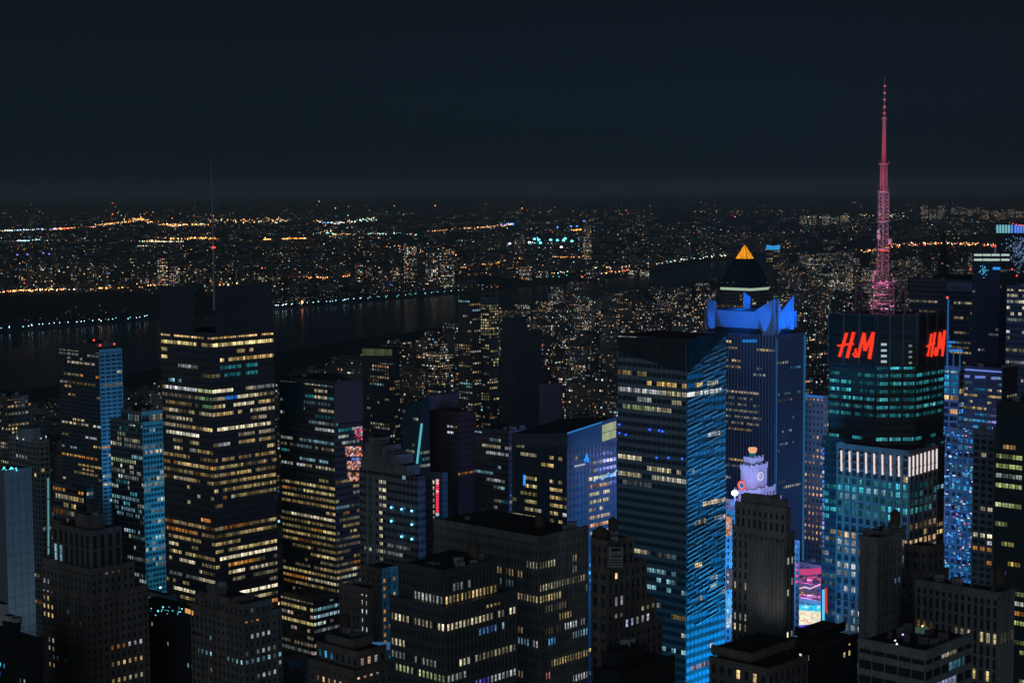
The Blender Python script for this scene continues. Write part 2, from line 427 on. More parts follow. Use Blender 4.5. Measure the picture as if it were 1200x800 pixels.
def build_hero(h):
    T0 = h['tiers'][0]; org = (T0.pts[1].x, T0.pts[1].y, 0.0)
    root = empty(h['name'], org, h['label'], h['cat'], h['group'])
    core = MB(); wall = MB(); roof = MB(); panes = []
    cores = {}; walls = {}
    for ti in h['tiers']:
        sty = ti.sty
        core = cores.setdefault(sty['core'], MB()); wall = walls.setdefault(sty['wall'], MB())
        top = ti.top; flat = max(top) - min(top) < .01
        (wall if ti.blank else core).prism(ti.poly, ti.z0, [z - .05 for z in top])
        ins = []
        cxm = sum(p[0] for p in ti.poly) / len(ti.poly); cym = sum(p[1] for p in ti.poly) / len(ti.poly)
        roof.quad([(p[0] + (cxm - p[0]) * .004, p[1] + (cym - p[1]) * .004, z) for p, z in zip(ti.poly, top)])
        bot = ti.z0
        for fi, (P, d, n, L_) in enumerate(ti.faces):
            wall = walls.setdefault(sty.get('walls', {}).get(fi, sty['wall']), MB())
            fc = (P, d, n); H_ = min(top) - bot
            if ti.par and flat:
                wall.fbox(fc, 0, L_, top[0] - 1.6, top[0] + .9, sty['pd'] + .12, -.5)
            if ti.blank or L_ < 1.5: continue
            nb = max(1, round(L_ / sty['bay'])); bay = L_ / nb; fl = sty['fl']
            nf = max(1, int(H_ / fl)); fl = H_ / nf
            zlow = bot
            # only build what the frame could show
            m = P + d * (L_ / 2)
            f0 = 0
            while f0 < nf - 1 and proj((m.x, m.y, bot + (f0 + 1) * fl))[1] > 860: f0 += 1
            zlow = bot + f0 * fl
            if sty['pw'] > 0:
                for b in range(nb + 1):
                    c_ = b * bay; a0, a1 = max(0, c_ - sty['pw'] / 2), min(L_, c_ + sty['pw'] / 2)
                    wall.fbox(fc, a0, a1, zlow, top[0] - .3 if flat else min(top) - .3, sty['pd'], -.1)
            if sty['sh'] > 0:
                for f in range(f0, nf + 1):
                    zc = bot + f * fl
                    wall.fbox(fc, 0, L_, max(zlow, zc - sty['sh'] * .35), min(min(top) - .4, zc + sty['sh'] * .65), sty['sd'], -.1)
            if sty['pw'] > .9 and sty['bay'] > 2:
                for f in range(max(f0, 1), nf):
                    if (nf - f) % 9 == 2: wall.fbox(fc, 0, L_, bot + f * fl - .25, bot + f * fl + .35, sty['pd'] + .35, -.1)
            if True:
                cells = lit_cells(h, ti, fi, nb, nf, bay, fl, 0); runs = []
                for (f, b) in sorted(cells):
                    c, s_ = cells[(f, b)]
                    if sty['pw'] < .9 and runs and runs[-1][0] == f and runs[-1][2] == b and runs[-1][3] == c and b - runs[-1][1] < 9: runs[-1][2] = b + 1; continue
                    runs.append([f, b, b + 1, c, s_])
                for f, b, be, c, s_ in runs:
                    if f < f0: continue
                    t0 = b * bay + sty['pw'] / 2; t1 = be * bay - sty['pw'] / 2
                    za = bot + f * fl + sty['sh'] * .65; zb = bot + (f + 1) * fl - sty['sh'] * .35
                    wf = sty.get('wf')
                    if wf: zm = (za + zb) / 2; za, zb = zm - fl * wf / 2, zm + fl * wf / 2
                    q = [P + d * t0 + n * .06, P + d * t1 + n * .06]
                    cx_, cy_ = proj(((q[0].x + q[1].x) / 2, (q[0].y + q[1].y) / 2, (za + zb) / 2))
                    ix, iy = int(cx_ / 2), int(cy_ / 2)
                    vis = 0 <= ix < ZW and 0 <= iy < ZH and ZB[iy, ix] >= h['depth'] - .5
                    w_ = abs(proj((q[1].x, q[1].y, za))[0] - proj((q[0].x, q[0].y, za))[0])
                    panes.append(((w_ * (zb - za) / P.y) * (1 if vis else 1e-6), q, za, zb, t1 - t0, c, s_))
    cn = 'glazing'
    for k_, mb in cores.items():
        if mb.f: mb.build(cn, M[k_], root, org)
    for k_, mb in walls.items():
        if mb.f: mb.build('wall', M[k_], root, org)
    if roof.f: roof.build('roof', M['roof'], root, org)
    # mechanical penthouse and small roof equipment
    tt = h['tiers'][-1]
    if h['mech'] and max(tt.top) - min(tt.top) < .01:
        u, v = V2(A_U), V2(A_V); c0 = tt.pts[1]
        a = (tt.pts[-1] - c0).length; b = (tt.pts[0] - c0).length; z = tt.z
        def lp(s, t): q = c0 + u * (a * s) + v * (b * t); return (q.x, q.y)
        hh = RNG.uniform(2.2, 4.2)
        if h['mech'] > 1 or min(a, b) > 12:
            pm = MB(); s0, s1, t0, t1 = RNG.uniform(.2, .35), RNG.uniform(.6, .8), RNG.uniform(.2, .35), RNG.uniform(.6, .8)
            pm.prism([lp(s0, t1), lp(s0, t0), lp(s1, t0), lp(s1, t1)], z, z + hh); pm.build('penthouse', M['black'], root, org)
        if h['depth'] < 880 and min(a, b) > 7:
            q = Vector(lp(RNG.uniform(.15, .85), RNG.choice((.12, .8)))); tk = MB(); zt_ = z + .05
            for k in range(4): tk.bar((q.x + 1.2 * math.cos(k * 1.57), q.y + 1.2 * math.sin(k * 1.57), zt_), (q.x + 1.2 * math.cos(k * 1.57), q.y + 1.2 * math.sin(k * 1.57), zt_ + 2.4), .12)
            tk.cyl(q.x, q.y, zt_ + 2.4, zt_ + 6, 1.7, 1.7, 12); tk.cyl(q.x, q.y, zt_ + 6, zt_ + 7.4, 1.85, .1, 12); tk.build('water_tank', M['wood'], root, org)
            for k in range(3):
                s0, t0 = RNG.uniform(.1, .8), RNG.uniform(.1, .8); q0, q1 = lp(s0, t0), lp(min(.95, s0 + RNG.uniform(.1, .35)), t0); dm = MB()
                dm.bar((*q0, z + .7), (*q1, z + .7), .38, 8); dm.build('roof_duct', M['concrete'], root, org)
            rl = MB()
            for i in range(2):
                P, d, n, L_ = tt.faces[min(i, len(tt.faces) - 1)]
                for k in range(int(L_ / 2.2) + 1): rl.fbox((P, d, n), min(L_ - .1, k * 2.2), min(L_, k * 2.2 + .1), z + .9, z + 2.0, -.1, -.2)
                rl.fbox((P, d, n), 0, L_, z + 1.9, z + 2.0, -.1, -.2)
            rl.build('railing', M['dark'], root, org)
        for _ in range(6 if min(a, b) > 10 else 2):
            s0, t0 = RNG.uniform(.08, .85), RNG.choice((.08, .84, .3, .6)); um = MB(); k = RNG.uniform(1.2, 2.4); q = lp(s0, t0)
            um.box(q[0], q[0] + k * 1.4, q[1], q[1] + k, z + .02, z + k); um.build('roof_unit', M['concrete'], root, org)
    panes.sort(key=lambda a: -a[0])
    for i, pn in enumerate(panes):
        if i == 100: rest = MB()
        mb = MB() if i < 100 else rest
        _, q, za, zb, L_, c, s_ = pn; sd = RNG.random(); uo = RNG.randint(0, 40) * 1.45 + .05
        mb.quad([(q[0].x, q[0].y, za), (q[1].x, q[1].y, za), (q[1].x, q[1].y, zb), (q[0].x, q[0].y, zb)],
                [(uo, 0), (uo + L_, 0), (uo + L_, 1), (uo, 1)], (c[0] * s_, c[1] * s_, c[2] * s_, sd))
        if i < 100: mb.build('window', WIN, root, org)
    if len(panes) > 100: rest.build('lit_windows', WIN, root, org)["kind"] = "stuff"
    h['root'] = root; h['org'] = org
    if h['extra']: h['extra'](h, root, org)
    return root
def face_panel(h, ti, fi, quad_px, mat, name, root, out=.5, thick=.4, inn=None):
    """an upright panel on a face, outlined by picture points"""
    P, d, n, L_ = ti.faces[fi]; pts = []
    for (px, py) in quad_px:
        t, z = ti.hit(fi, px, py); pts.append((t, z))
    return flat_on(P, d, n, pts, out, thick, mat, name, root, h['org'])
def flat_on(P, d, n, pts, out, thick, mat, name, root, org, mb=None):
    own = mb is None; mb = mb or MB()
    f = [(P.x + d.x * t + n.x * out, P.y + d.y * t + n.y * out, z) for t, z in pts]
    b = [(P.x + d.x * t + n.x * (out - thick), P.y + d.y * t + n.y * (out - thick), z) for t, z in pts]
    ar = sum(pts[i][0] * pts[(i + 1) % len(pts)][1] - pts[(i + 1) % len(pts)][0] * pts[i][1] for i in range(len(pts)))
    if ar < 0: f.reverse(); b.reverse()
    mb.quad(f); mb.quad(b[::-1])
    for i in range(len(f)):
        j = (i + 1) % len(f); mb.quad([f[i], b[i], b[j], f[j]])
    if own: return mb.build(name, mat, root, org)
def light(kind, name, loc, energy, col, target=None, size=40, blend=.6, radius=1.5, parent=None):
    l = bpy.data.lights.new(name, kind); l.energy = energy; l.color = col
    if kind == 'SPOT': l.spot_size = R(size); l.spot_blend = blend
    l.shadow_soft_size = radius; l.volume_factor = 0.0
    o = bpy.data.objects.new(name, l); COL.objects.link(o); o.location = loc
    if target is not None: o.rotation_euler = (Vector(target) - Vector(loc)).to_track_quat('-Z', 'Y').to_euler()
    return o
def spill_spot(ti, fi, tfrac, ztar, dist, zlow, energy, col, size=60, name="floodlight"):  # added spots with no known fixture, put in to colour chosen faces
    """an added spot off a face, aimed at it, standing in for light spill"""
    P, d, n, L_ = ti.faces[fi]; q = P + d * (L_ * tfrac)
    l = q + n * dist
    return light('SPOT', name, (l.x, l.y, zlow), energy, col, (q.x, q.y, ztar), size, .8, 3.0)
def beacon(h, root, px, py, Y, r=.5, col=RD, st=6, name='beacon'):
    p = at(px, py, Y); mb = MB(); mb.octa(p, r); return mb.build(name, EM(col, st), root, h['org'])

# ================================================================== HERO BUILDINGS (left to right, front to back)
def D(xs, yt, **k): return dict(xs=list(xs), yt=yt, **k)

# ---- left edge
hero('brick_tower', 'dark brown masonry tower with stepped shoulders and flat crown at the lower left', 'building', 700,
     [D((49.5, 106, 173), 700), D((49.5, 106, 157), 669), D((62, 106, 142), 624, set=3, ov=dict(bay=4.2, fl=6.5, pw=1.6, sh=.8)), D((88, 104, 124), 606, set=9, blank=True)], 'mason', p=.012, wall='brick', st=.5, pal=PAL_HOME,
     rows=[(0, 53, 60, 694, NW, .6), (0, 53, 60, 703, W, .8), (0, 53, 61, 714, W, 1.0), (0, 53, 61, 724, W, 1.0), (0, 57, 62, 745, NW, .7), (0, 57, 62, 756, C, .5), (0, 57, 63, 776, W, .7),
           (1, 130, 148, 759, O, .6), (1, 150, 166, 752, NW, .6), (1, 130, 160, 776, W, .95), (1, 162, 167, 768, W, .8), (1, 130, 148, 798, W, .7), (1, 152, 167, 791, C, .6),
           (0, 66, 76, 649, K, .3), (0, 80, 102, 721, K, .14, .5), (0, 80, 104, 732, O, .14, .5), (0, 64, 100, 772, K, .16, .3)])
def slab_x(h, r, o):
    ti = h['tiers'][0]; mb = MB(); rr = random.Random(3)
    for i in range(26):
        x = rr.uniform(-2, 22); y = 551 + rr.uniform(-4, 9); p = at(x, y, 899 + rr.uniform(0, 12)); mb.octa((p.x, p.y, max(p.z, ti.z + .3)), rr.uniform(.25, .6))
    mb.build('roof_light', EM((.12, .85, 1), 2.2), r, o)
    P, d, n, L_ = ti.faces[1]; jm = MB(); z = 60.0
    while z < ti.z - 3: jm.fbox((P, d, n), 0, L_, z, z + .22, .06, -.1); z += 5.6
    for k in range(1, 4): jm.fbox((P, d, n), L_ * k / 4, L_ * k / 4 + .2, 50, ti.z - 2, .08, -.1)
    jm.build('panel_joint', M['panel'], r, o)
hero('concrete_slab_tower', 'blank blue-grey concrete slab with cyan lights along its roof at the left edge', 'building', 900, [D((-14, 5, 37), 553, blank=True)], 'home', wall='slate', p=0, extra=slab_x, mech=0)
spill_spot(HEROES[-1]['tiers'][0], 1, .5, 135, 70, 60, 52000, (.42, .62, .75), 90)
def drum_x(h, r, o):
    ti = h['tiers'][0]; c = Vector((sum(p[0] for p in ti.poly) / 4, sum(p[1] for p in ti.poly) / 4)); p = at(37, 510, c.y); z0, z1 = ti.z - 1, at(37, 500, c.y).z
    mb = MB(); mb.cyl(p.x, c.y, z0, z1, 8.2, n=10); mb.build('crown_drum', M['slate'], r, o)
    lb = MB()
    for k in range(10):
        a = k * .628; lb.octa((p.x + 8.5 * math.cos(a), c.y + 8.5 * math.sin(a), z0 + 1.6), .42)
    lb.build('crown_light', EM((.6, .9, .85), 1.2), r, o)
    face_panel(h, ti, 1, [(55.2, 560), (57, 560), (57.4, 648), (55.6, 650)], EM((.25, .75, .8), .35), 'light_strip', r)
hero('drum_topped_tower', 'slim dark tower with a round drum on top and a pale vertical light strip', 'building', 1000, [D((11, 46, 57.5), 517)], 'home', p=.03, pal=PAL_HOME, wall='greystone', extra=drum_x, mech=0,
     rows=[(0, 18, 31, 534, CW, .5), (0, 40, 44, 555, W, .9), (1, 46, 51, 554, W, .9)])
hero('apartment_slab', 'dark apartment slab dotted with warm windows behind the drum-topped tower', 'building', 1450, [D((-22, 8, 33), 466)], 'home', p=.28, pal=PAL_HOME, wall='brick')
def twin_x(h, r, o):
    for (x, y) in ((110, 398.5), (117.5, 404.5), (134, 403)): beacon(h, r, x, y, 1310, .8, RD, 3)
hero('balcony_tower', 'tall apartment tower by the river, its right face lit blue, red beacons on top', 'building', 1300,
     [D((69, 116, 142.5), 411, ov=dict(sh=1.5)), D((84, 112, 134), 404, set=8, blank=True)], 'home', p=.16, pal=PAL_HOME, wall='panel', walls={1: 'slate'}, bay=5.2, fp={1: .05}, extra=twin_x, st=.7,
     rows=[(0, 71, 98, 417, NW, .25), (0, 72, 92, 452, W, .8), (0, 78, 88, 532, W, .7), (0, 96, 112, 499, C, .7, .8)])
spill_spot(HEROES[-1]['tiers'][0], 1, .4, 130, 110, 60, 420000, (.05, .40, .85), 60)
hero('banded_slab_tower', 'stepped slab in front of the riverside apartment tower, right side glowing cyan blue', 'building', 1150,
     [D((129, 167, 193), 496), D((142, 166, 190.5), 484, set=2)], 'home', p=.25, pal=PAL_COOL, wall='slate', fl=3.6, bay=2.6, pw=.5, fp={1: .35}, st=.6,
     rows=[(0, 133, 165, 518, C, .5), (0, 131, 160, 542, (.8, 1, .55), .6), (0, 135, 166, 553, CW, .5, .7), (0, 130, 166, 585, K, .4, .8), (0, 129, 166, 593, K, .45, .8), (0, 129, 166, 601, K, .4, .8)])
spill_spot(HEROES[-1]['tiers'][0], 1, .6, 110, 90, 80, 340000, (.02, .38, .66), 90)
spill_spot(HEROES[-1]['tiers'][0], 1, .3, 20, 60, 40, 60000, (.05, .6, .8), 75)
hero('low_loft_block', 'low dark block with a pale band below its roof in front of the riverside tower', 'building', 1100, [D((62, 101, 109), 574, ov=dict(fl=5))], 'office', p=.3, wall='greystone', pal=PAL_HOME)

def deck_x(h, r, o):
    rr = random.Random(31); ti = h['tiers'][0]
    for k in range(22):
        x = rr.uniform(176, 214); y = 706 + (x - 176) * .28 + rr.uniform(-3, 3); p = at(x, y, 742 + rr.uniform(0, 10)); mb = MB(); mb.octa((p.x, p.y, ti.z + rr.uniform(.5, 2.6)), rr.uniform(.15, .5)); mb.build('deck_lamp', EM((.10, .62, 1) if rr.random() < .7 else (.3, .9, .9), rr.choice((.6, 1.2, 2.2))), r, o)
    for k in range(3):
        face_panel(h, ti, 0, [(218 + k * 3.4, 712 + k * 1.2), (220.6 + k * 3.4, 713 + k * 1.2), (220.6 + k * 3.4, 718 + k * 1.2), (218 + k * 3.4, 717 + k * 1.2)], EM((1, .5, .16), .7), 'lit_opening', r, .5)
hero('roof_deck_block', 'dark low block with blue and cyan lamps strung along its roof deck', 'building', 740, [D((158, 236, 262), 724)], 'mason', p=.03, wall='black', pal=PAL_COOL, extra=deck_x, mech=0,
     rows=[(0, 194, 200, 754, NW, .3), (0, 218, 226, 779, K, .5)])
hero('terrace_block', 'mid dark block with two small white lamps on a green roof terrace edge', 'building', 860, [D((150, 194, 206), 700)], 'mason', p=.02, wall='greystone', mech=0,
     extra=lambda h, r, o: [beacon(h, r, 171.5, 685.5, 862, .6, (.4, .85, 1), 4, 'terrace_lamp'), beacon(h, r, 188, 688, 862, .6, (.7, .8, 1), 4, 'terrace_lamp'), face_panel(h, h['tiers'][0], 0, [(168, 698), (193, 702), (193, 703.2), (168, 699.2)], EM((.2, .5, .35), .5), 'edge_light', r, .5)])
hero('corner_dark_block', 'dark low block in the bottom left corner with a few blue windows', 'building', 640, [D((-30, 30, 50), 752), D((4, 15, 24), 733, set=5, blank=True)], 'mason', p=.02, wall='black', pal=PAL_COOL, mech=1, rows=[(0, -2, 4, 778, (.1, .6, 1), 1.0), (0, -2, 3, 788, B, .8), (0, 24, 30, 795, NW, .6)])
hero('white_stepped_roof', 'small pale stepped roof just left of the blank concrete slab base', 'building', 760, [D((-14, 10, 18), 722, blank=True), D((-14, 4, 10), 708, set=3, blank=True)], 'home', p=0, wall='white', mech=0, cap=False)

# ---- the tall left tower
NOTCH = [188.5, 231, 247, 320]
def nyt_x(h, r, o):
    ti = h['tiers'][0]
    for fi, q in ((0, [(189, 334), (229, 334), (230, 390), (189, 388)]), (2, [(250, 336), (317, 334), (318, 385), (250, 391)])):
        P, d, n, L_ = ti.faces[fi]; (ta, z1) = ti.hit(fi, *q[0]); (tb, _) = ti.hit(fi, *q[1]); (_, z0) = ti.hit(fi, *q[3])
        flat_on(P, d, n, [(ta, z0), (tb, z0), (tb, z1), (ta, z1)], 1.3, .25, M['glassn'], 'roof_screen', r, o)
        mb = MB(); z = z0 + 1
        while z < z1: mb.fbox((P, d, n), ta, tb, z, z + .3, 1.55, 1.3); z += 1.9
        for k in range(9): t = ta + (tb - ta) * k / 8; mb.fbox((P, d, n), max(ta, t - .25), min(tb, t + .25), z0, z1, 1.45, 1.3)
        mb.build('screen_rods', M['panel'], r, o)
    a, b = at(250.5, 338, 962), at(249, 184, 962)
    mb = MB(); m_ = a + (b - a) * .35; mb.bar((a.x, a.y, a.z - 12), m_, (.62, .42), 8); mb.bar(m_, (a.x, a.y, b.z), (.42, .12), 8); mb.build('mast', M['steel'], r, o)
    bb = MB()
    for x in (249.2, 251.6): bb.octa(at(x, 290, 961), .55)
    bb.build('mast_beacon', EM(RD, 3), r, o)
PN = [(O, 1.2), (W, 4), (Yl, 4), (C, 2)]
hero('glass_tower', 'tallest tower on the left, yellow lit floors below dark rooftop screens and a thin mast', 'building', 946,
     [D(NOTCH, 392, k=2, dirs=[A_V, A_V, A_U], ov=dict()), ], 'glass', p=.22, pal=PAL_OFFICE, st=.55, extra=nyt_x, mech=0, fl=4.15,
     zones=[(386, 410, None, .05), (410, 452, None, .12, PAL_OFFICE), (452, 505, None, .65, [(C, 3), (Yl, 3), (W, 2), (NW, 1)], .7), (505, 530, None, .2), (530, 588, None, 1.0, PN, .6), (588, 606, None, .0), (606, 640, None, .9, PN, .65), (640, 720, None, .3, [(C, 2), (Yl, 2), (W, 1)], .5)],
     rows=[(2, 250, 321, 393, (1, .62, .24), 1.35, .99), (2, 250, 321, 402, Yl, 1.35, .98), (2, 277, 293, 410, W, .7, .5), (2, 258, 321, 419, (1, .68, .28), 1.5, .99), (2, 258, 302, 427, T, .7, .6), (2, 265, 300, 436, T, .5, .5),
           (2, 288, 298, 452, C, .6), (2, 300, 320, 450, NW, .3), (2, 249, 266, 457, C, 1.0), (2, 279, 303, 461, C, .8), (2, 263, 275, 464, B, .9), (2, 310, 316, 466, W, .7), (2, 262, 300, 472, C, .75, .8), (2, 287, 320, 477, C, .75, .8), (2, 252, 281, 483, W, .8, .9), (2, 304, 311, 485, C, .7),
           (2, 302, 323, 493, (.05, .4, 1), 1.2), (2, 266, 293, 498, NW, .7, .8), (2, 256, 323, 503, C, 1.4), (2, 258, 268, 517, NW, .8), (2, 281, 315, 520, W, .5, .8), (2, 252, 322, 531, W, .5, .8),
           (2, 260, 326, 640, Yl, .95), (2, 257, 326, 649, C, 1.5), (2, 270, 300, 660, O, .8), (2, 272, 323, 665, C, 1.0, .85), (2, 266, 326, 690, C, 1.4), (2, 301, 326, 703, O, .7),
           (0, 189, 230, 394, (1, .66, .3), 1.2), (0, 189, 230, 404, Yl, 1.4), (0, 189, 197, 417, W, .9), (0, 208, 229, 431, NW, .55, .8), (0, 200, 218, 447, K, .5, .7), (0, 194, 230, 456, NW, .95), (0, 196, 230, 491, C, .8, .8), (0, 196, 231, 507, (1, .95, .75), 1.4), (0, 196, 222, 534, W, .6),
           (0, 202, 229, 645, Yl, .8, .9), (0, 199, 229, 653, C, .85), (0, 203, 230, 695, C, .95), (0, 215, 230, 712, O, .8), (0, 197, 231, 678, NW, .12),
           (1, 231, 247, 395, W, .8), (1, 231, 247, 405, Yl, .6), (1, 231, 247, 457, (.9, 1, .5), .9), (1, 231, 247, 466, (.6, 1, .45), .5), (1, 231, 247, 475, (.45, 1, .45), .45), (1, 231, 247, 484, (.5, 1, .45), .4), (1, 233, 247, 490, C, .8), (1, 229, 249, 611, O, .9), (1, 231, 247, 679, C, .8), (1, 231, 247, 696, C, .7)])
hero('dark_brick_tower', 'dark setback tower before the tallest left tower, with pale blue windows low down', 'building', 720,
     [D((224, 285, 330), 724), D((229, 285, 318), 710, set=2), D((234, 270, 298), 703, set=6), D((243, 253, 266), 688, set=12, blank=True)], 'mason', p=.02, wall='brick', pal=PAL_COOL, st=.5,
     rows=[(0, 232, 250, 762, K, .8), (0, 269, 283, 777, K, .7), (1, 287, 326, 772, K, .75), (1, 287, 304, 731, O, .8), (0, 245, 249, 781, W, .7), (1, 288, 322, 763, NW, .4, .7), (1, 287, 318, 748, NW, .45, .6), (1, 280, 300, 716, NW, .5, .5), (1, 300, 326, 790, NW, .4, .6), (0, 244, 250, 746, K, .5)])
def b11_x(h, r, o):
    ti = h['tiers'][0]; g = M['panel']
    face_panel(h, ti, 1, [(391, 449), (424, 447), (424, 492), (391, 496)], M['purple'], 'roof_screen', r, .9)
    sm = MB(); P_, d_, n_, L2 = ti.faces[1]; z1_, z0_ = ti.hit(1, 408, 448)[1], ti.hit(1, 408, 493)[1]
    for k in range(15): sm.fbox((P_, d_, n_), L2 * k / 15 + .3, L2 * k / 15 + .55, z0_, z1_, 1.15, .9)
    sm.build('screen_rib', M['panel'], r, o)
    face_panel(h, ti, 0, [(334, 447), (357, 448), (357, 495), (334, 493)], M['glasst'], 'roof_screen', r, .8)
    P, d, n, L_ = ti.faces[1]; rr = random.Random(5)
    for (x0, x1, y0, y1, c) in ((415, 424, 502, 515, (1, .12, .25)), (404, 424, 523, 534, (1, .3, .2)), (406, 422, 540, 550, (1, .4, .28)), (407, 420, 553, 563, (1, .42, .25)), (404, 424, 536, 539, (.2, .35, 1)), (420, 424, 470, 478, (.5, .5, 1))):
        lm = MB(); P_, d_, n_, L2 = ti.faces[1]; nx = max(2, int((x1 - x0) / 1.7)); ny = max(1, int((y1 - y0) / 1.6))
        for i in range(nx):
            for j in range(ny):
                k_ = rr.choice((.03, .1, .25, .5, .9)); c2 = c if rr.random() < .75 else rr.choice(((.5, .5, .9), (1, .75, .6), (.9, .9, 1)))
                xa, ya = x0 + (x1 - x0) * i / nx, y0 + (y1 - y0) * j / ny; (ta, za), (tb, zb) = ti.hit(1, xa, ya), ti.hit(1, xa + (x1 - x0) / nx, ya + (y1 - y0) / ny)
                lm.quad([(P_.x + d_.x * t + n_.x * .6, P_.y + d_.y * t + n_.y * .6, z_) for t, z_ in ((ta, zb), (tb, zb), (tb, za), (ta, za))], None, (c2[0] * k_, c2[1] * k_, c2[2] * k_, 1))
        lm.build('led_screen', LAMP, r, o)
hero('office_tower', 'broad office tower with mauve rooftop screen and pink video screen on its right face', 'building', 1000,
     [D((328, 391, 424), 449, ov=dict())], 'office', p=.3, st=.6, extra=b11_x, fl=3.7, pw=.2, sh=2.1,
     zones=[(440, 500, (0,), .3, PAL_COOL, .45), (500, 552, (0,), .5, PAL_COOL, .5), (552, 566, None, .02), (566, 690, (0,), 1.1, PN, .65), (450, 560, (1,), .12, PAL_COOL), (560, 690, (1,), .6, PAL_OFFICE, .5), (728, 780, None, .8, [(C, 3), ((1, .75, .6), 3), (NW, 1)], .65)],
     rows=[(0, 369, 384, 458, C, .6), (0, 369, 384, 465, C, .5), (0, 346, 358, 476, K, .5), (0, 372, 390, 481, C, .6), (0, 370, 391, 505, NW, .55), (0, 368, 391, 528, C, .5, .7), (0, 351, 386, 537, K, .65), (0, 325, 391, 547, NW, .6, .75), (0, 358, 391, 548, C, .5),
           (0, 329, 366, 708, Yl, .9), (0, 329, 368, 723, Yl, 1.0), (1, 391, 399, 700, C, .7)])
def pod_x(h, r, o): pass
hero('podium_block', 'glass podium at the foot of the mauve-topped office tower with cool white lit floors', 'building', 960, [D((329, 367, 400), 703)], 'office', p=.6, st=.6, pal=[(C, 2), ((1, .75, .6), 2), (NW, 2), (CW, 1)], mech=0,
     rows=[(0, 329, 366, 711, Yl, .95), (0, 329, 366, 724, Yl, 1.0), (1, 367, 399, 712, K, .4), (1, 367, 400, 721, (.55, .85, 1), .9)])

# ---- centre-left cluster
def step_x(h, r, o):
    ti = h['tiers'][0]
    for (x0, x1, y0, y1, Y_) in ((445, 455, 518, 527, 858), (457, 476, 530, 541, 855)):
        p = at(x0, y1, Y_); q = at(x1, y1 + 0.0, Y_ + 6); z1 = at(x0, y0, Y_).z; mb = MB()
        mb.prism([(p.x, p.y), (q.x, q.y), (q.x - 3, q.y + 4), (p.x - 3, p.y + 4)], min(p.z, q.z) - 1, z1); mb.build('roof_box', M['purple'], r, o)
    lb = MB()
    for (x, y) in ((460, 594), (472, 596), (484, 598), (460, 610), (484, 614), (472, 628), (484, 631)):
        t, z = ti.hit(0, x, y); P, d, n, L_ = ti.faces[0]; q = P + d * t + n * .9; lb.octa((q.x, q.y, z), .62)
    lb.build('facade_light', EM((.16, .62, 1), 5), r, o)
    for x in (431, 438): face_panel(h, ti, 0, [(x, 556), (x + 2.6, 556), (x + 2.6, 668), (x, 668)], M['concrete'], 'pier', r, 1.2, 1.0)
hero('stepped_roof_tower', 'dark tower with a stepped stone roof, two mauve boxes and blue dot lights', 'building', 850,
     [D((421, 490, 498), 558), D((423, 477, 492), 546, set=1, blank=True), D((425, 465, 484), 533, set=4, blank=True), D((428, 452, 470), 522, set=8, blank=True), D((432, 442, 456), 513, set=12, blank=True)], 'office', p=.05, pal=PAL_COOL, wall='greystone', extra=step_x, mech=0, cap=False,
     rows=[(0, 447, 449.5, y, C, .9) for y in range(562, 662, 8)] + [(0, 455, 486, 640, NW, .3, .4), (0, 430, 442, 606, NW, .3, .5)])
def neon_x(h, r, o):
    ti = h['tiers'][0]; rr = random.Random(2)
    face_panel(h, ti, 0, [(511, 558), (516.5, 558.5), (516.5, 608), (511, 607)], M['slate'], 'sign_board', r, .8)
    y = 561
    while y < 600:
        face_panel(h, ti, 0, [(512.6, y), (515.4, y + .2), (515.4, y + 2.6), (512.6, y + 2.4)], EM((1, .04, .12) if rr.random() < .75 else (1, .45, .5), 1.1), 'neon_letter', r, 1.1); y += 3.2
    face_panel(h, ti, 0, [(512.4, 600), (515.6, 600), (515.6, 604), (512.4, 604)], EM((.3, .75, .8), .9), 'neon_letter', r, 1.1)
hero('neon_sign_block', 'narrow blue-grey block carrying a tall vertical red neon sign', 'building', 900, [D((495, 517.5, 524), 556)], 'home', p=0, wall='slate', extra=neon_x, mech=0, bay=2.5,
     rows=[(0, 506.5, 509.5, y, C, .9) for y in range(564, 612, 6)])
def west_x(h, r, o):
    a = at(494.3, 496, 1058); b = at(488.2, 547, 1058); mb = MB(); mb.bar(a, b, .7, 6); mb.build('light_beam_fin', EM((.12, .62, .75), .75), r, o)
hero('teal_glass_prism', 'teal glass prism with a slanted top and a bright cyan fin down its edge', 'building', 1060, [D((471, 494, 503), [478, 468, 463])], 'glass', p=.08, pal=PAL_COOL, wall='dark', core='glasst', extra=west_x, mech=0, cap=False)
spill_spot(HEROES[-1]['tiers'][0], 0, .5, 150, 50, 100, 16000, (.1, .7, .8), 70)
def cop_x(h, r, o):
    p = [at(497, 481, 1075), at(535.5, 474.5, 1110)]; zt = [at(500, 464, 1075).z, at(537, 459, 1110).z]; mb = MB(); N_ = 8
    for i in range(N_):
        s0, s1 = i / N_, (i + 1) / N_
        def P_(s_, up):
            q = p[0].lerp(p[1], s_); bul = 3.5 * math.sin(math.pi * s_); z = (q.z if not up else zt[0] + (zt[1] - zt[0]) * s_)
            return Vector((q.x + .55 * bul + (1.2 if up else 0), q.y - bul, z))
        A_, B_, C_, D_ = P_(s0, 0), P_(s1, 0), P_(s1, 1), P_(s0, 1); bk = Vector((.5, 1.6, 0))
        mb.quad([A_, B_, C_, D_]); mb.quad([B_ + bk, A_ + bk, D_ + bk, C_ + bk]); mb.quad([D_, C_, C_ + bk, D_ + bk]); mb.quad([A_ + bk, B_ + bk, B_, A_])
    mb.build('curved_roof_panel', M['purple'], r, o)
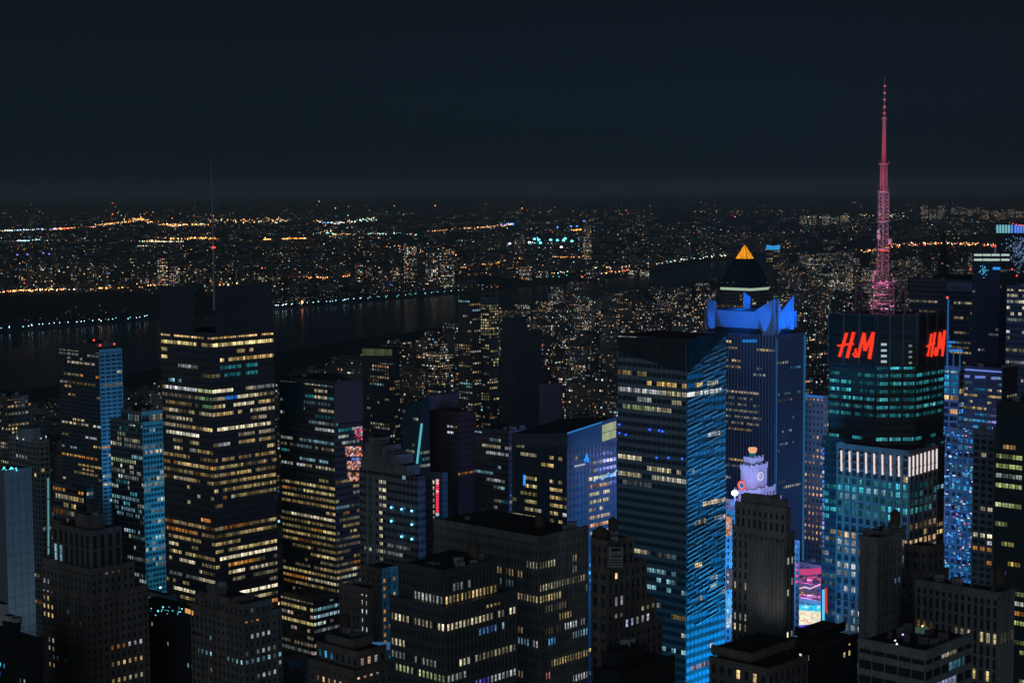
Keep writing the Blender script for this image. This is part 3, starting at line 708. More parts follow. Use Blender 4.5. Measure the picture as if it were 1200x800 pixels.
hero('copper_tower', 'dark copper-red tower with a curved mauve roof panel, left of the blue-edged glass block', 'building', 1070, [D((500, 536, 557), 484)], 'office', p=.05, pal=[(O, 2), (W, 2), ((1, .7, .9), 1)], wall='redbrick', extra=cop_x, mech=0, fl=3.6,
     rows=[(0, 524, 529, y, (.8, .8, 1), .7) for y in (500, 505, 508)])
hero('low_glass_block', 'low glazed block with one pale lit strip between the copper tower and blue-edged block', 'building', 1000, [D((556, 596, 616), 506)], 'office', p=.16, pal=PAL_COOL, wall='panel', rows=[(0, 566, 592, 522, C, .6)])
def blue_x(h, r, o):
    ti = h['tiers'][0]; EB = EM((.03, .30, 1), 1.1)
    face_panel(h, ti, 0, [(600, 508), (664, 507.5), (664, 523), (600, 521)], M['panel'], 'roof_screen', r, .5)
    face_panel(h, ti, 1, [(664, 507.5), (704, 495), (704, 518.5), (664, 525)], M['glassn'], 'roof_screen', r, .5)
    face_panel(h, ti, 1, [(664, 506.5), (704, 493.8), (704, 495), (664, 508)], EM((.04, .28, .75), .7), 'edge_light', r, .9)
    for k in range(2):
        for m_ in range(4):
            x0 = 705.5 + m_ * 4.1
            face_panel(h, ti, 1, [(x0, 498 + k * 10 - m_ * 1.3), (x0 + 3.4, 497 + k * 10 - m_ * 1.3), (x0 + 3.4, 506 + k * 10 - m_ * 1.3), (x0, 507 + k * 10 - m_ * 1.3)], EM((.75, .85, .55), .38 + .05 * ((m_ * 7 + k) % 3)), 'roof_window', r, .45)
    for q in ([(686, 531), (687.4, 531), (689.2, 541), (687.6, 541)], [(684.2, 541), (685.6, 541), (687.2, 533), (686, 533)], [(683.6, 537.5), (689.6, 536.6), (689.6, 538), (683.6, 538.9)]):
        face_panel(h, ti, 1, q, EB, 'lit_emblem', r, .6)
    face_panel(h, ti, 0, [(614, 556), (616, 556), (616, 568), (614, 568)], EB, 'lit_emblem', r, .6)
    rr = random.Random(9)
    for k in range(9):
        x0 = 695 + k * 3.1; y0 = 563 - k * 1.2 + rr.uniform(-2, 2)
        face_panel(h, ti, 1, [(x0, y0), (x0 + 2.2, y0 - 2 + rr.uniform(-1, 1)), (x0 + 2.6, y0 - .8), (x0 + .6, y0 + 1.3)], EM((.25, .62, 1), .9), 'script_sign', r, .6)
    for k in range(8):
        x0 = 672.5 + k * 1.6; face_panel(h, ti, 1, [(x0, 545 - k * .35), (x0 + 1, 544.8 - k * .35), (x0 + 1, 547 - k * .35), (x0, 547.2 - k * .35)], EM((.5, .6, .75), .6), 'sign_letter', r, .6)
hero('blue_edged_glass_block', 'glass block with slanted blue-edged roof and yellow lit floors in two columns', 'building', 900,
     [D((600, 664, 722.5), [508, 506.5, 488])], 'glass', p=.05, wall='dark', extra=blue_x, mech=0, cap=False, fl=4.1,
     rows=[(0, 616, 628, y, Yl, .7, .9) for y in (560, 569, 578, 587, 596, 605)] + [(0, 645, 656, y + 3, W, .7, .9) for y in (560, 569, 578, 587, 596, 605)] + [(0, 634, 646, 543, W, .6), (0, 621, 628, 533, C, .4), (0, 645, 656, 536, W, .5, .7), (0, 611, 616, 532, C, .4)] +
          [(1, 693, 712, y, c, .8, .9) for y, c in ((557, C), (566, (1, .6, .4)), (577, C), (584, C), (593, C), (602, (1, .7, .6)), (611, (1, .5, .25)), (619, (.6, .7, 1)))] + [(1, 697, 707, 539, C, .7), (1, 694, 698, 549, C, .5), (1, 674, 677, 534, C, .4)])
spill_spot(HEROES[-1]['tiers'][0], 1, .6, 130, 60, 60, 26000, (.02, .24, .7), 80)
spill_spot(HEROES[-1]['tiers'][0], 1, .9, 90, 30, 70, 20000, (.03, .35, 1), 80)
hero('blank_dark_tower', 'windowless dark tower rising in steps from the apartment blocks at the centre', 'building', 1500, [D((586, 604, 637), 437, blank=True), D((587, 602, 635), 391, blank=True, set=.5), D((589, 600, 617), 373, set=5, blank=True)], 'home', wall='panel', p=0, mech=0)
def bill_x(h, r, o): pass
hero('blank_grey_block', 'smaller plain grey-mauve block just right of and below the windowless dark tower', 'building', 1300, [D((632, 637, 658.5), 452, blank=True), ], 'home', wall='purple', p=0, mech=0)

# ---- centre front
PR = [(C, 3), (NW, 2), (W, 2), (K, 1)]
hero('ribbed_tower', 'large dark office tower with fine vertical ribs and scattered lit rows, centre foreground', 'building', 610,
     [D((509, 631, 688), 631)], 'rib', p=.03, pal=PR, st=.5, wall='greystone', fl=4.0,
     zones=[(600, 655, None, 0.0)],
     rows=[(0, 619, 630, 668, C, .9), (0, 618, 630, 698, Yl, .9), (0, 602, 622, 705, (1, .74, .45), .9), (0, 600, 631, 746, NW, .95), (0, 602, 624, 755, (.3, .75, 1), .8), (0, 602, 614, 735, W, .6), (0, 604, 612, 785, W, .5), (0, 580, 612, 672, W, .4, .6), (0, 580, 605, 682, K, .3, .7),
           (1, 632, 648, 666, C, .9), (1, 632, 687, 680, C, .45, .9), (1, 632, 657, 696, Yl, .8), (1, 648, 664, 712, C, .4), (1, 655, 668, 722, W, .5), (1, 632, 687, 740, (.85, .95, 1), .95), (1, 672, 687, 743, K, .9), (1, 643, 650, 755, (.1, .45, 1), .9), (1, 644, 676, 768, Yl, .6), (1, 655, 687, 776, W, .6), (1, 632, 660, 733, W, .25, .7), (1, 670, 674, 657, W, .8), (1, 640, 645, 792, (1, .3, .3), .7), (1, 672, 687, 798, NW, .6)])
hero('stepped_dark_office', 'dark stepped office block with pale lit rows wrapping its corner, beside the ribbed tower', 'building', 520,
     [D((458, 522, 604), 714), D((468, 520, 581.5), 671, set=3, ov=dict(fl=2.7, sh=1.2))], 'rib', p=.02, pal=PR, wall='panel', bay=1.7, fl=3.9, pw=.5, sh=1.9, st=.5,
     zones=[(640, 694, None, 0)],
     rows=[(0, 486, 520, 706, CW, .7, .85), (1, 523, 582, 704, W, .8), (1, 530, 552, 690, NW, .4, .7), (0, 458, 522, 732, C, .9), (1, 523, 603, 728, C, .85), (1, 571, 586, 710, W, .6), (1, 560, 582, 733, (.3, .75, .7), .4, .7), (1, 586, 593, 737, K, .6), (1, 560, 580, 744, (.15, .4, .9), .5), (0, 458, 510, 777, CW, .45, .8), (1, 537, 603, 772, C, .85), (0, 458, 524, 790, (.85, 1, .5), .9), (1, 526, 545, 790, CW, .4), (1, 558, 576, 793, (.25, .15, 1), .9), (1, 575, 603, 796, NW, .6), (0, 458, 474, 757, C, .9)])
def loft_x(h, r, o):
    mb = MB(); p = at(442, 752, 575); mb.box(p.x - 3, p.x + 4, p.y, p.y + 5, p.z - 2.6, p.z - 1.2); mb.build('skylight', EM((.06, .2, .45), .5), r, o)
hero('corner_loft', 'low masonry block with an orange lit window row, left of the stepped office', 'building', 560,
     [D((363, 416, 460), 788, ov=dict(bay=2.7)), D((372, 420, 452), 766, set=4), D((383, 412, 436), 752, set=10, blank=True)], 'mason', p=.01, wall='brick', extra=loft_x,
     rows=[(0, 374, 414, 796, (1, .62, .36), 1.0), (1, 417, 436, 795, (1, .6, .4), 1.0), (1, 437, 446, 789, NW, .4), (0, 374, 388, 771, (.08, .5, 1), .9)])
hero('slim_brick_block', 'slim dark brick block with a single column of white windows beside the stepped-roof tower', 'building', 660, [D((398, 432, 446), 692), ], 'mason', p=.02, wall='brick', rows=[(0, 426, 429.5, y, NW, .9) for y in range(697, 735, 9)], bay=2.4)
hero('tall_brick_slab', 'tall dark brick slab with dim amber stair windows behind the column-lit brick block', 'building', 760, [D((424, 447, 470), 668)], 'mason', p=.01, wall='brick', pal=PAL_HOME, mech=0, rows=[(1, 450, 454, y, O, .55) for y in range(676, 760, 10)] + [(1, 460, 464, y, W, .6) for y in (682, 690, 698)])

# ---- blue mirror tower and neighbours
def t7_x(h, r, o):
    ti = h['tiers'][0]; P, d, n, L_ = ti.faces[1]
    flat_on(P, d, n, [(0.1, 0), (L_ - .1, 0), (L_ - .1, ti.z - .2), (0.1, ti.z - .2)], .05, .04, M['mirror'], 'mirror_glazing', r, o)
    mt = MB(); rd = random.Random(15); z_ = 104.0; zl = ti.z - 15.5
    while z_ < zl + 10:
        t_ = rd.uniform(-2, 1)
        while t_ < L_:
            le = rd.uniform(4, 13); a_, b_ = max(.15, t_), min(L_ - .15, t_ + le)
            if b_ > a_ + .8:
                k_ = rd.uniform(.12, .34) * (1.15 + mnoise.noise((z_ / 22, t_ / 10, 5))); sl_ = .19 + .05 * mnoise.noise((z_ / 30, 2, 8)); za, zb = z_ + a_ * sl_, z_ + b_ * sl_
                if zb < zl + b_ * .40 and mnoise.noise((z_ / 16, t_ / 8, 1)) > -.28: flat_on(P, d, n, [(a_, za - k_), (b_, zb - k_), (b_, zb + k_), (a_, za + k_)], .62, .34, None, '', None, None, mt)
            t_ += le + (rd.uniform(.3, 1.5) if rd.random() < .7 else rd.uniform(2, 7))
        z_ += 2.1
    mt.build('reflection_streaks', M['metal'], r, o)  # raised bars added to imitate reflection streaks in the glass
    face_panel(h, ti, 0, [(724, 394.5), (804.6, 396.4), (804.6, 436), (725, 411.5)], M['dark'], 'crown_screen', r, .7)
    face_panel(h, ti, 1, [(804.8, 396.4), (851, 387), (851, 391), (804.8, 436)], M['matte'], 'crown_screen', r, 1.0, .6)
    lb = MB()
    for (x, y) in ((726.5, 497), (726.5, 507), (734, 509), (762, 503), (773, 504), (777, 505), (770, 536), (784, 536), (800, 537)):
        t, z = ti.hit(0, x, y); P0, d0, n0, _ = ti.faces[0]; q = P0 + d0 * t + n0 * .5; lb.octa((q.x, q.y, z), .5)
    lb.build('blue_lamp', EM((.02, .1, 1), 3), r, o)
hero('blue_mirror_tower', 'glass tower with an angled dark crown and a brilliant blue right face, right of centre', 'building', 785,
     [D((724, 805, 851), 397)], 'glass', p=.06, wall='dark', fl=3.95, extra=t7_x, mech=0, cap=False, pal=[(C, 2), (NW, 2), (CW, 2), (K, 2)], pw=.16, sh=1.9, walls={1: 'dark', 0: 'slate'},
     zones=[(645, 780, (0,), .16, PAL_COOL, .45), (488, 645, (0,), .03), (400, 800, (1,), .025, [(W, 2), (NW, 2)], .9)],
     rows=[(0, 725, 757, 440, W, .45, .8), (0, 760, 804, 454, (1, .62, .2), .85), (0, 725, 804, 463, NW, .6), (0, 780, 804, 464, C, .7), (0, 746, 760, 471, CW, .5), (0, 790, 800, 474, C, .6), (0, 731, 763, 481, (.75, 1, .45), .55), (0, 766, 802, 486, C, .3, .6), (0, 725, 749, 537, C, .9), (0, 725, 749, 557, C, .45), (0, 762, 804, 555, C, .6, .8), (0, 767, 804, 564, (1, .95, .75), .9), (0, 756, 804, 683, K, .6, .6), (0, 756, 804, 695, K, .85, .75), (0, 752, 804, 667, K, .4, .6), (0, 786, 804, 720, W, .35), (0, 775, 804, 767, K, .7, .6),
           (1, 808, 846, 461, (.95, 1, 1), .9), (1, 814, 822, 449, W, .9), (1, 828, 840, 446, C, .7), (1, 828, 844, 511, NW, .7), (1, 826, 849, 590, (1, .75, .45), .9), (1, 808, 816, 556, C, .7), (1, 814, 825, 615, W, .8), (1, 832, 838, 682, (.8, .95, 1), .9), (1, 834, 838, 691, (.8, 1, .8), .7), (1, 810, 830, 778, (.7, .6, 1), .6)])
t7 = HEROES[-1]['tiers'][0]
spill_spot(t7, 1, .6, 130, 62, 40, 900000, (.008, .32, .78), 110)
spill_spot(t7, 1, .7, 80, 42, 20, 560000, (.008, .42, .85), 110)
spill_spot(t7, 1, .5, 205, 70, 130, 300000, (.008, .32, .80), 60)
spill_spot(t7, 0, .1, 130, 80, 60, 60000, (.02, .24, .40), 110)

def astor_x(h, r, o):
    ti = h['tiers'][0]; cb = Tier([825.5, 909, 934], 366.5, 1070); P0, d0, n0, L0 = cb.faces[0]; P1, d1, n1, L1 = cb.faces[1]
    zb = at(909, 386.5, 1070).z; zt = cb.z; dk = MB(); ins = []
    c = Vector((sum(p[0] for p in cb.poly) / 4, sum(p[1] for p in cb.poly) / 4))
    dk.prism([tuple(Vector(p) + (c - Vector(p)) * .08) for p in cb.poly], ti.z - .1, zb); dk.build('recess', M['black'], r, o)
    mb = MB(); mb.prism(cb.poly, zb, zt, bottom=True); mb.build('crown_wall', M['slate'], r, o)
    rf = MB(); rf.prism([tuple(Vector(p) + (c - Vector(p)) * .06) for p in cb.poly], zt, zt + .3); rf.build('roof', M['roof'], r, o)
    def hp(fi, x, y):
        P, d, n, _ = cb.faces[fi]; rr = ray(x, y); t = (P.x * n.x + P.y * n.y) / (rr.x * n.x + rr.y * n.y); q = CAM + rr * t
        return ((q.x - P.x) * d.x + (q.y - P.y) * d.y, q.z)
    fin = M['slate']
    flat_on(P0, d0, n0, [hp(0, 886, 364), hp(0, 909, 350), hp(0, 909, 392.5), hp(0, 895.5, 392.5)], 1.6, 1.4, fin, 'crown_fin', r, o)
    flat_on(P0, d0, n0, [hp(0, 829.5, 348.5), hp(0, 839.5, 353), hp(0, 839.5, 384.5), hp(0, 832, 384.5)], 1.6, 1.4, fin, 'crown_fin', r, o)
    flat_on(P1, d1, n1, [hp(1, 909.6, 350), hp(1, 913, 362), hp(1, 912, 388), hp(1, 909.6, 392)], 1.6, 1.4, fin, 'crown_fin', r, o)
    flat_on(P1, d1, n1, [hp(1, 914.5, 363), hp(1, 928, 345), hp(1, 928, 386), hp(1, 922, 386)], 1.6, 1.4, fin, 'crown_fin', r, o)
    bk = P0 - n0 * (L1 * .86)
    zz = at(852, 343, 1100).z
    flat_on(Vector((bk.x, bk.y)), d0, n0, [(L0 * .30, zt - 1), (L0 * .40, zt - 1), (L0 * .40, zz - 3), (L0 * .30, zz)], .7, 1.4, fin, 'crown_fin', r, o)
    bl = (.004, .17, 1)
    for k, (fi, x, y, e_) in enumerate(((0, 836, 387, 5200), (0, 850, 387, 2600), (0, 859, 388, 3000), (0, 867, 388, 3600), (0, 875, 388, 3000), (0, 885, 389, 2200), (0, 898, 388, 10500), (1, 913, 390, 2000), (1, 919, 388, 2600), (1, 926, 387, 4200))):
        P, d, n, L_ = cb.faces[fi]; t, z = hp(fi, x, y); q = P + d * t + n * 2.6
        light('SPOT', 'crown_floodlight', (q.x, q.y, z - 1), e_ * 14, bl, (q.x - n.x * 2.4, q.y - n.y * 2.4, z + 9), 62, .9, .25)
    q = P0 + d0 * (L0 * .35) - n0 * (L1 * .5); light('POINT', 'crown_floodlight', (q.x, q.y, zt + 4), 9000, bl, radius=1)
    for fi in (0, 1):
        P, d, n, L_ = cb.faces[fi]; q = P + d * (L_ * .5); light('SPOT', 'crown_floodlight', (q.x + n.x * 40, q.y + n.y * 40, zb + 2), 125000, bl, (q.x, q.y, zt + 2), 55, .8, 2)  # broad fill spots added in mid-air to brighten the whole crown
    # lit band of letters under the crown
    for k in range(8):
        x0 = 871 + k * 2.1; face_panel(h, ti, 0, [(x0, 397.5), (x0 + 1.5, 397.6), (x0 + 1.5, 401), (x0, 401)], EM((.02, .30, 1), .55), 'sign_letter', r, .8)
    eb = MB(); P, d, n, L_ = ti.faces[1]
    for t in (.3, L_ - 1.6, L_ - .4): eb.fbox((P, d, n), t, t + .35, 60, ti.z - 2, .95, .5)
    eb.build('edge_light', EM((.03, .25, .6), .4), r, o)
hero('crowned_tower', 'tower with four blue floodlit crown fins and a pinstriped shaft behind the blue mirror tower', 'building', 1070,
     [D((826, 909, 943), 392.5)], 'rib', p=.05, pal=[(W, 3), (C, 2), (NW, 1)], wall='slate', bay=2.3, pw=.30, pd=.6, fl=3.9, sh=0, wf=.36, core='glassn', walls={1: 'panel'}, extra=astor_x, mech=0, cap=False, fp={1: .02}, st=.35,
     rows=[(0, 852, 858, 401, W, .9), (0, 853, 866, 422, W, .9), (0, 853, 866, 429, W, .7), (0, 852, 889, 456, (1, .72, .5), .6), (0, 852, 888, 467, C, .4, .7), (0, 852, 888, 473, C, .22, .7), (0, 852, 888, 481, C, .25, .7), (0, 852, 888, 487, C, .3, .7), (0, 852, 888, 495, C, .25, .7), (0, 853, 872, 536, W, .7),
           (1, 910, 922, 428, C, .3), (1, 927, 936, 432, (.05, .5, 1), .8), (1, 916, 930, 492, K, .3, .5), (1, 917, 928, 502, NW, .7, .7), (1, 914, 930, 517, NW, .5, .7), (1, 919, 936, 569, (1, .9, .75), .9), (1, 912, 936, 464, K, .2, .7)])
spill_spot(HEROES[-1]['tiers'][0], 1, .5, 150, 80, 60, 190000, (.06, .28, .62), 80)
spill_spot(HEROES[-1]['tiers'][0], 0, .8, 130, 90, 30, 36000, (.04, .16, .45), 80)

def wwp_x(h, r, o):
    ti = h['tiers'][0]; c = Vector((sum(p[0] for p in ti.poly) / 4, sum(p[1] for p in ti.poly) / 4))
    def sc(s_): return [tuple(c + (Vector(p) - c) * s_) for p in ti.poly]
    zr = ti.z; z1 = at(871, 303, c.y).z; z2 = at(871.5, 286, c.y).z
    mb = MB(); mb.prism(sc(.93), zr, zr + 2.2); mb.build('lit_ring', EM((.62, .85, .62), .55), r, o)
    fr = MB(); prof = [(.95, 0), (.90, .2), (.80, .42), (.66, .65), (.50, .86), (.37, 1)]; B_ = sc(.37)
    for (s0, f0), (s1, f1) in zip(prof[:-1], prof[1:]):
        A_, C_ = sc(s0), sc(s1); za, zb = zr + 2.2 + (z1 - zr - 2.2) * f0, zr + 2.2 + (z1 - zr - 2.2) * f1
        for i in range(4):
            j = (i + 1) % 4; fr.quad([(*A_[i], za), (*A_[j], za), (*C_[j], zb), (*C_[i], zb)])
    fr.quad([(*p, z1) for p in B_]); fr.build('copper_roof', M['copperroof'], r, o)
    py = MB(); B2 = sc(.36)
    rows_ = 5
    for i in range(4):
        j = (i + 1) % 4; a_, b_ = Vector((*B2[i], z1 + .1)), Vector((*B2[j], z1 + .1)); ap = Vector((c.x, c.y, z2)); rr = random.Random(i)
        for m_ in range(rows_):
            s0, s1 = m_ / rows_, (m_ + 1) / rows_
            for k in range(6):
                f0, f1 = k / 6, (k + 1) / 6
                def g(f, s_): return a_.lerp(b_, f).lerp(ap, s_)
                k_ = rr.uniform(.55, 1.15); py.quad([g(f0, s0), g(f1, s0), g(f1, s1), g(f0, s1)], None, (1.0 * k_, .36 * k_, .015 * k_, 1))
    py.build('lantern_pyramid', LAMP, r, o)
    rb = MB()
    for i in range(4): rb.bar((*B2[i], z1), (c.x, c.y, z2 + .3), .3)
    rb.build('pyramid_ribs', M['black'], r, o)
    mb = MB()
    for k in range(9): mb.octa(at(846 + k * 6.6, 331, c.y - 8), .5)
    mb.build('roof_dormer_light', EM((.5, .55, .5), .25), r, o)
hero('pyramid_tower', 'tower with a dark copper roof ending in a glowing orange glass pyramid', 'building', 1480, [D((842, 881, 903), 341)], 'home', p=.12, pal=PAL_HOME, wall='brick', extra=wwp_x, mech=0, cap=False)

def para_x(h, r, o):
    tiers = h['tiers']; t2 = tiers[2]; t1 = tiers[1]; t3 = tiers[3]
    def clock(ti, fi, x, y, rad, rimc, facec, nm):
        P, d, n, L_ = ti.faces[fi]; t, z = ti.hit(fi, x, y)
        f = MB(); q = [(t + rad * math.cos(a * .2618), z + rad * math.sin(a * .2618)) for a in range(24)]
        fo = flat_on(P, d, n, q, 1.0, .6, EM(facec, .8), nm, r, o)
        rim = MB()
        for a in range(24):
            a0, a1 = a * .2618, (a + 1) * .2618
            flat_on(P, d, n, [(t + k * math.cos(b), z + k * math.sin(b)) for k, b in ((rad * 1.0, a0), (rad * 1.3, a0), (rad * 1.3, a1), (rad * 1.0, a1))], 1.3, .5, None, '', None, None, rim)
        q_ = rim.build('clock_rim', EM(rimc, 1.0), fo); q_.location = -Vector(o)
        tk = MB()
        for a in range(12):
            b = a * math.pi / 6; flat_on(P, d, n, [(t + k * math.cos(b + s_), z + k * math.sin(b + s_)) for k, s_ in ((rad * .66, -.1), (rad * .92, -.1), (rad * .92, .1), (rad * .66, .1))], 1.25, .2, None, '', None, None, tk)
        q_ = tk.build('hour_marks', EM((.9, .85, 1) if rimc == RD else (.02, .02, .12), 1.0), fo); q_.location = -Vector(o)
        hd = MB()
        for ang, ln in ((.9, .7), (-1.9, .5)):
            flat_on(P, d, n, [(t + rad * .08 * math.cos(ang + 1.57), z + rad * .08 * math.sin(ang + 1.57)), (t + rad * ln * math.cos(ang), z + rad * ln * math.sin(ang)), (t - rad * .08 * math.cos(ang + 1.57), z - rad * .08 * math.sin(ang + 1.57))], 1.4, .15, None, '', None, None, hd)
        q_ = hd.build('clock_hands', EM((.03, .1, .5) if rimc != RD else (.5, .7, 1), .6), fo); q_.location = -Vector(o)
    clock(t2, 1, 889.5, 557.5, 1.9, (.75, .72, 1), (.55, .62, 1), 'clock_face')
    clock(t1, 0, 870.5, 568, 2.1, RD, (.02, .09, .32), 'clock_face')
    c = Vector((sum(p[0] for p in t2.poly) / 4, sum(p[1] for p in t2.poly) / 4)); q = at(882, 520, c.y)
    mb = MB(); zb = t3.z; mb.cyl(q.x, c.y, zb, zb + 3.2, 2.3, 1.9, 12); mb.build('lantern_base', EM((.02, .28, .42), .35), r, o)
    g = MB(); z3 = zb + 3.0
    for k in range(5):
        a0, a1 = -0.9 + k * .45, -0.9 + (k + 1) * .45; g.cyl(q.x, c.y, z3 + 1.5 + 1.7 * math.sin(a0), z3 + 1.5 + 1.7 * math.sin(a1), (1.9 + .24 * k) * math.cos(a0 * .6), (1.9 + .24 * (k + 1)) * math.cos(a1 * .6), 14)
    g.build('glass_globe', EM((1, .50, .25), .85), r, o)
    for ti in tiers[1:4]:
        fb = MB()
        for (P, d, n, L_) in ti.faces:
            for k in range(4):
                t = L_ * k / 3; fb.fbox((P, d, n), max(0, t - .5), min(L_, t + .5), ti.z - .1, ti.z + 1.7, .5, -.8)
        fb.build('corner_urns', M['lavender'], r, o)
    for (x, y, Y_, e_, cl) in ((874, 560, 935, 26000, (.42, .40, 1)), (893, 566, 935, 26000, (.45, .42, 1)), (882, 590, 930, 24000, (.3, .3, 1)), (899, 580, 940, 23760, (.5, .4, 1))):
        p = at(x, y, Y_); light('POINT', 'terrace_floodlight', p, e_, cl, radius=2)
    p = at(861, 577, 938); mb = MB(); mb.cyl(p.x, p.y, 40, p.z, .35); mb.build('lamp_post', M['steel'], r, o)
    mb = MB()
    for k in range(4): mb.cyl(p.x, p.y, p.z - 1.5 + k * .75, p.z - .75 + k * .75, (1.0, 1.7, 1.9, 1.5)[k], (1.7, 1.9, 1.5, .4)[k], 12)
    mb.build('bright_lamp', EM((.55, .85, 1), 5), r, o)
    light('POINT', 'bright_lamp_light', (p.x, p.y - 3, p.z), 26000, (.04, .25, 1), radius=1.5)
    for k in range(5): 
        x0 = 856.5 + k * 2.2; q0 = at(x0, 592, 940); mb = MB(); mb.box(q0.x, q0.x + .55, q0.y, q0.y + .3, q0.z, q0.z + (2.6, 1.4, 2.6, 2.6, 1.6)[k]); mb.build('sign_letter', EM((.15, .45, 1), .8), r, o)
hero('clock_tower', 'lavender lit stepped clock tower with a glowing globe, between the crowned tower and stone tower', 'building', 950,
     [D((845, 880, 915), 590), D((861, 879, 908), 577, set=4), D((868, 880, 899), 548, set=8, blank=True), D((872, 880.5, 894), 539, set=10, blank=True)], 'mason', p=.02, wall='lavender', extra=para_x, mech=0, pal=[(NW, 1), ((.5, .6, 1), 2)], bay=3.0)

STN = [(870, 579), (860, 596)]
hero('stone_tower', 'grey stone tower with stepped crown and ribbed blank front, right of the mirror tower', 'building', 600,
     [D((859, 921, 930.5), 627), D((862, 921, 925.5), 598, set=.0, ov=dict()), D((869, 919, 922.5), 588, set=2), D((873, 903, 913), 584, set=5, blank=True)], 'mason', p=.0, wall='greystone', fl=3.7, bay=2.3, pw=1.3, sh=1.3, mech=0, st=.7,
     rows=[(1, 923, 930, y, (1, .9, .7), .9) for y in (653, 683, 697, 741, 756)] + [(0, 862, 874, 685, C, .9), (0, 862, 874, 737, C, .9), (0, 862, 866, 722, CW, .5), (0, 873, 875, 722, C, .5), (1, 923, 926, 772, C, .7)],
     extra=lambda h, r, o: (lambda ti: [flat_on(ti.faces[0][0], ti.faces[0][1], ti.faces[0][2], [(ti.hit(0, 877, 700)[0], 60), (ti.hit(0, 920, 700)[0], 60), (ti.hit(0, 920, 700)[0], ti.z - 3), (ti.hit(0, 877, 700)[0], ti.z - 3)], .45, .4, M['greystone'], 'blank_bay', r, o)] + [flat_on(ti.faces[0][0], ti.faces[0][1], ti.faces[0][2], [(a, 60), (a + .7, 60), (a + .7, ti.z - 2), (a, ti.z - 2)], .95, .5, M['greystone'], 'pier', r, o) for a in [ti.hit(0, 877, 700)[0] + k * (ti.hit(0, 920, 700)[0] - ti.hit(0, 877, 700)[0] - .7) / 9 for k in range(10)]])(h['tiers'][0]))
light('SPOT', 'facade_uplight', tuple(Vector(at(890, 770, 585))), 3200, (1, .9, .82), tuple(at(895, 660, 605)), 70, .9, 2)

def sign_x(h, r, o):
    ti = h['tiers'][0]
    p = [(713, 640), (730.5, 641), (730, 665.5), (713.3, 664.5)]
    sb = None; ti2 = h['tiers'][1]
    P = Vector((at(712, 660, 612).x, at(712, 660, 612).y)); d = Vector((1, .02)).normalized(); n = Vector((d.y, -d.x))
    def hp(x, y):
        rr = ray(x, y); t = (P.x * n.x + P.y * n.y) / (rr.x * n.x + rr.y * n.y); q = CAM + rr * t; return ((q.x - P.x) * d.x + (q.y - P.y) * d.y, q.z)
    sb = flat_on(P, d, n, [hp(*a) for a in p], .0, .5, M['concrete'], 'roof_sign', r, o)
    bars = [(716, 727.5, 641.8, 645.6), (720, 724, 648, 649), (715.5, 728, 650.5, 652.4), (714.5, 728.8, 655.4, 656.4), (714.5, 728.8, 658, 659), (714.5, 728.8, 661, 662)]
    mb = MB()
    for a in bars: flat_on(P, d, n, [hp(a[0], a[2]), hp(a[1], a[2]), hp(a[1], a[3]), hp(a[0], a[3])], .12, .1, None, '', None, None, mb)
    q_ = mb.build('sign_text', M['black'], sb); q_.location = -Vector(o)
    ps = MB()
    for x in (714.5, 729): 
        b = at(x, 664, 613); ps.bar((b.x, b.y, b.z - 4), (b.x, b.y, b.z + 8), .2)
    ps.build('sign_post', M['dark'], r, o)
    tk = at(704, 622, 630); mb = MB(); mb.cyl(tk.x, tk.y, tk.z - 7, tk.z, 3.2, 3.2, 14); mb.cyl(tk.x, tk.y, tk.z, tk.z + 2, 3.3, .2, 14); mb.build('water_tank', M['wood'], r, o)
hero('setback_brick_block', 'brown brick block with stepped right side and a pale notice board near its roof', 'building', 620,
     [D((693, 712, 775.5), 744, z0=0), D((693, 712, 768), 716), D((693, 712, 757), 668), D((693, 713, 742.5), 636, set=0)], 'mason', p=.015, wall='brick', extra=sign_x, mech=1, fl=4.2, bay=3.2, st=.8, fp={0: 0}, pal=PAL_HOME,
     rows=[(1, 718, 721, 671, (1, .6, .2), 1.2), (1, 727, 730.5, 706, (.6, .6, 1), 1.2), (1, 736, 743, 733, (.6, .6, 1), 1.2), (1, 718, 721, 722, NW, .6), (1, 726, 730, 722, NW, .6), (1, 745, 766, 727, NW, .5, .6), (1, 750, 764, 714, C, .4, .5)])
hero('roof_plant_block', 'low dark roof with bulky plant boxes left of the mirror tower base', 'building', 520, [D((696, 728, 790), 790), D((706, 722, 757), 768, set=6, blank=True), D((712, 726, 748), 760, set=12, blank=True)], 'mason', p=0, wall='black', cap=True)
hero('low_stone_block', 'long low dark block with small amber windows under its cornice, below the stone tower', 'building', 540, [D((832, 900, 946), 786, ov=dict(fl=5.5, bay=3.4)), D((834, 880, 936), 768, set=10, blank=True)], 'mason', p=0, wall='brick', mech=0, rows=[(0, 850, 905, 792, W, .8, .5)])
hero('flat_roof_block', 'flat-roofed dark block in front of the glowing square, two small lit windows on its side', 'building', 560, [D((926, 968, 1004), 757), D((932, 958, 990), 742, set=8, blank=True)], 'mason', p=.012, wall='black', mech=0, pal=PAL_HOME, rows=[(0, 934, 936, 765, NW, .9), (0, 944, 946, 766, C, .9), (1, 991, 996, 756, W, .9), (1, 990, 998, 770, W, .6)])

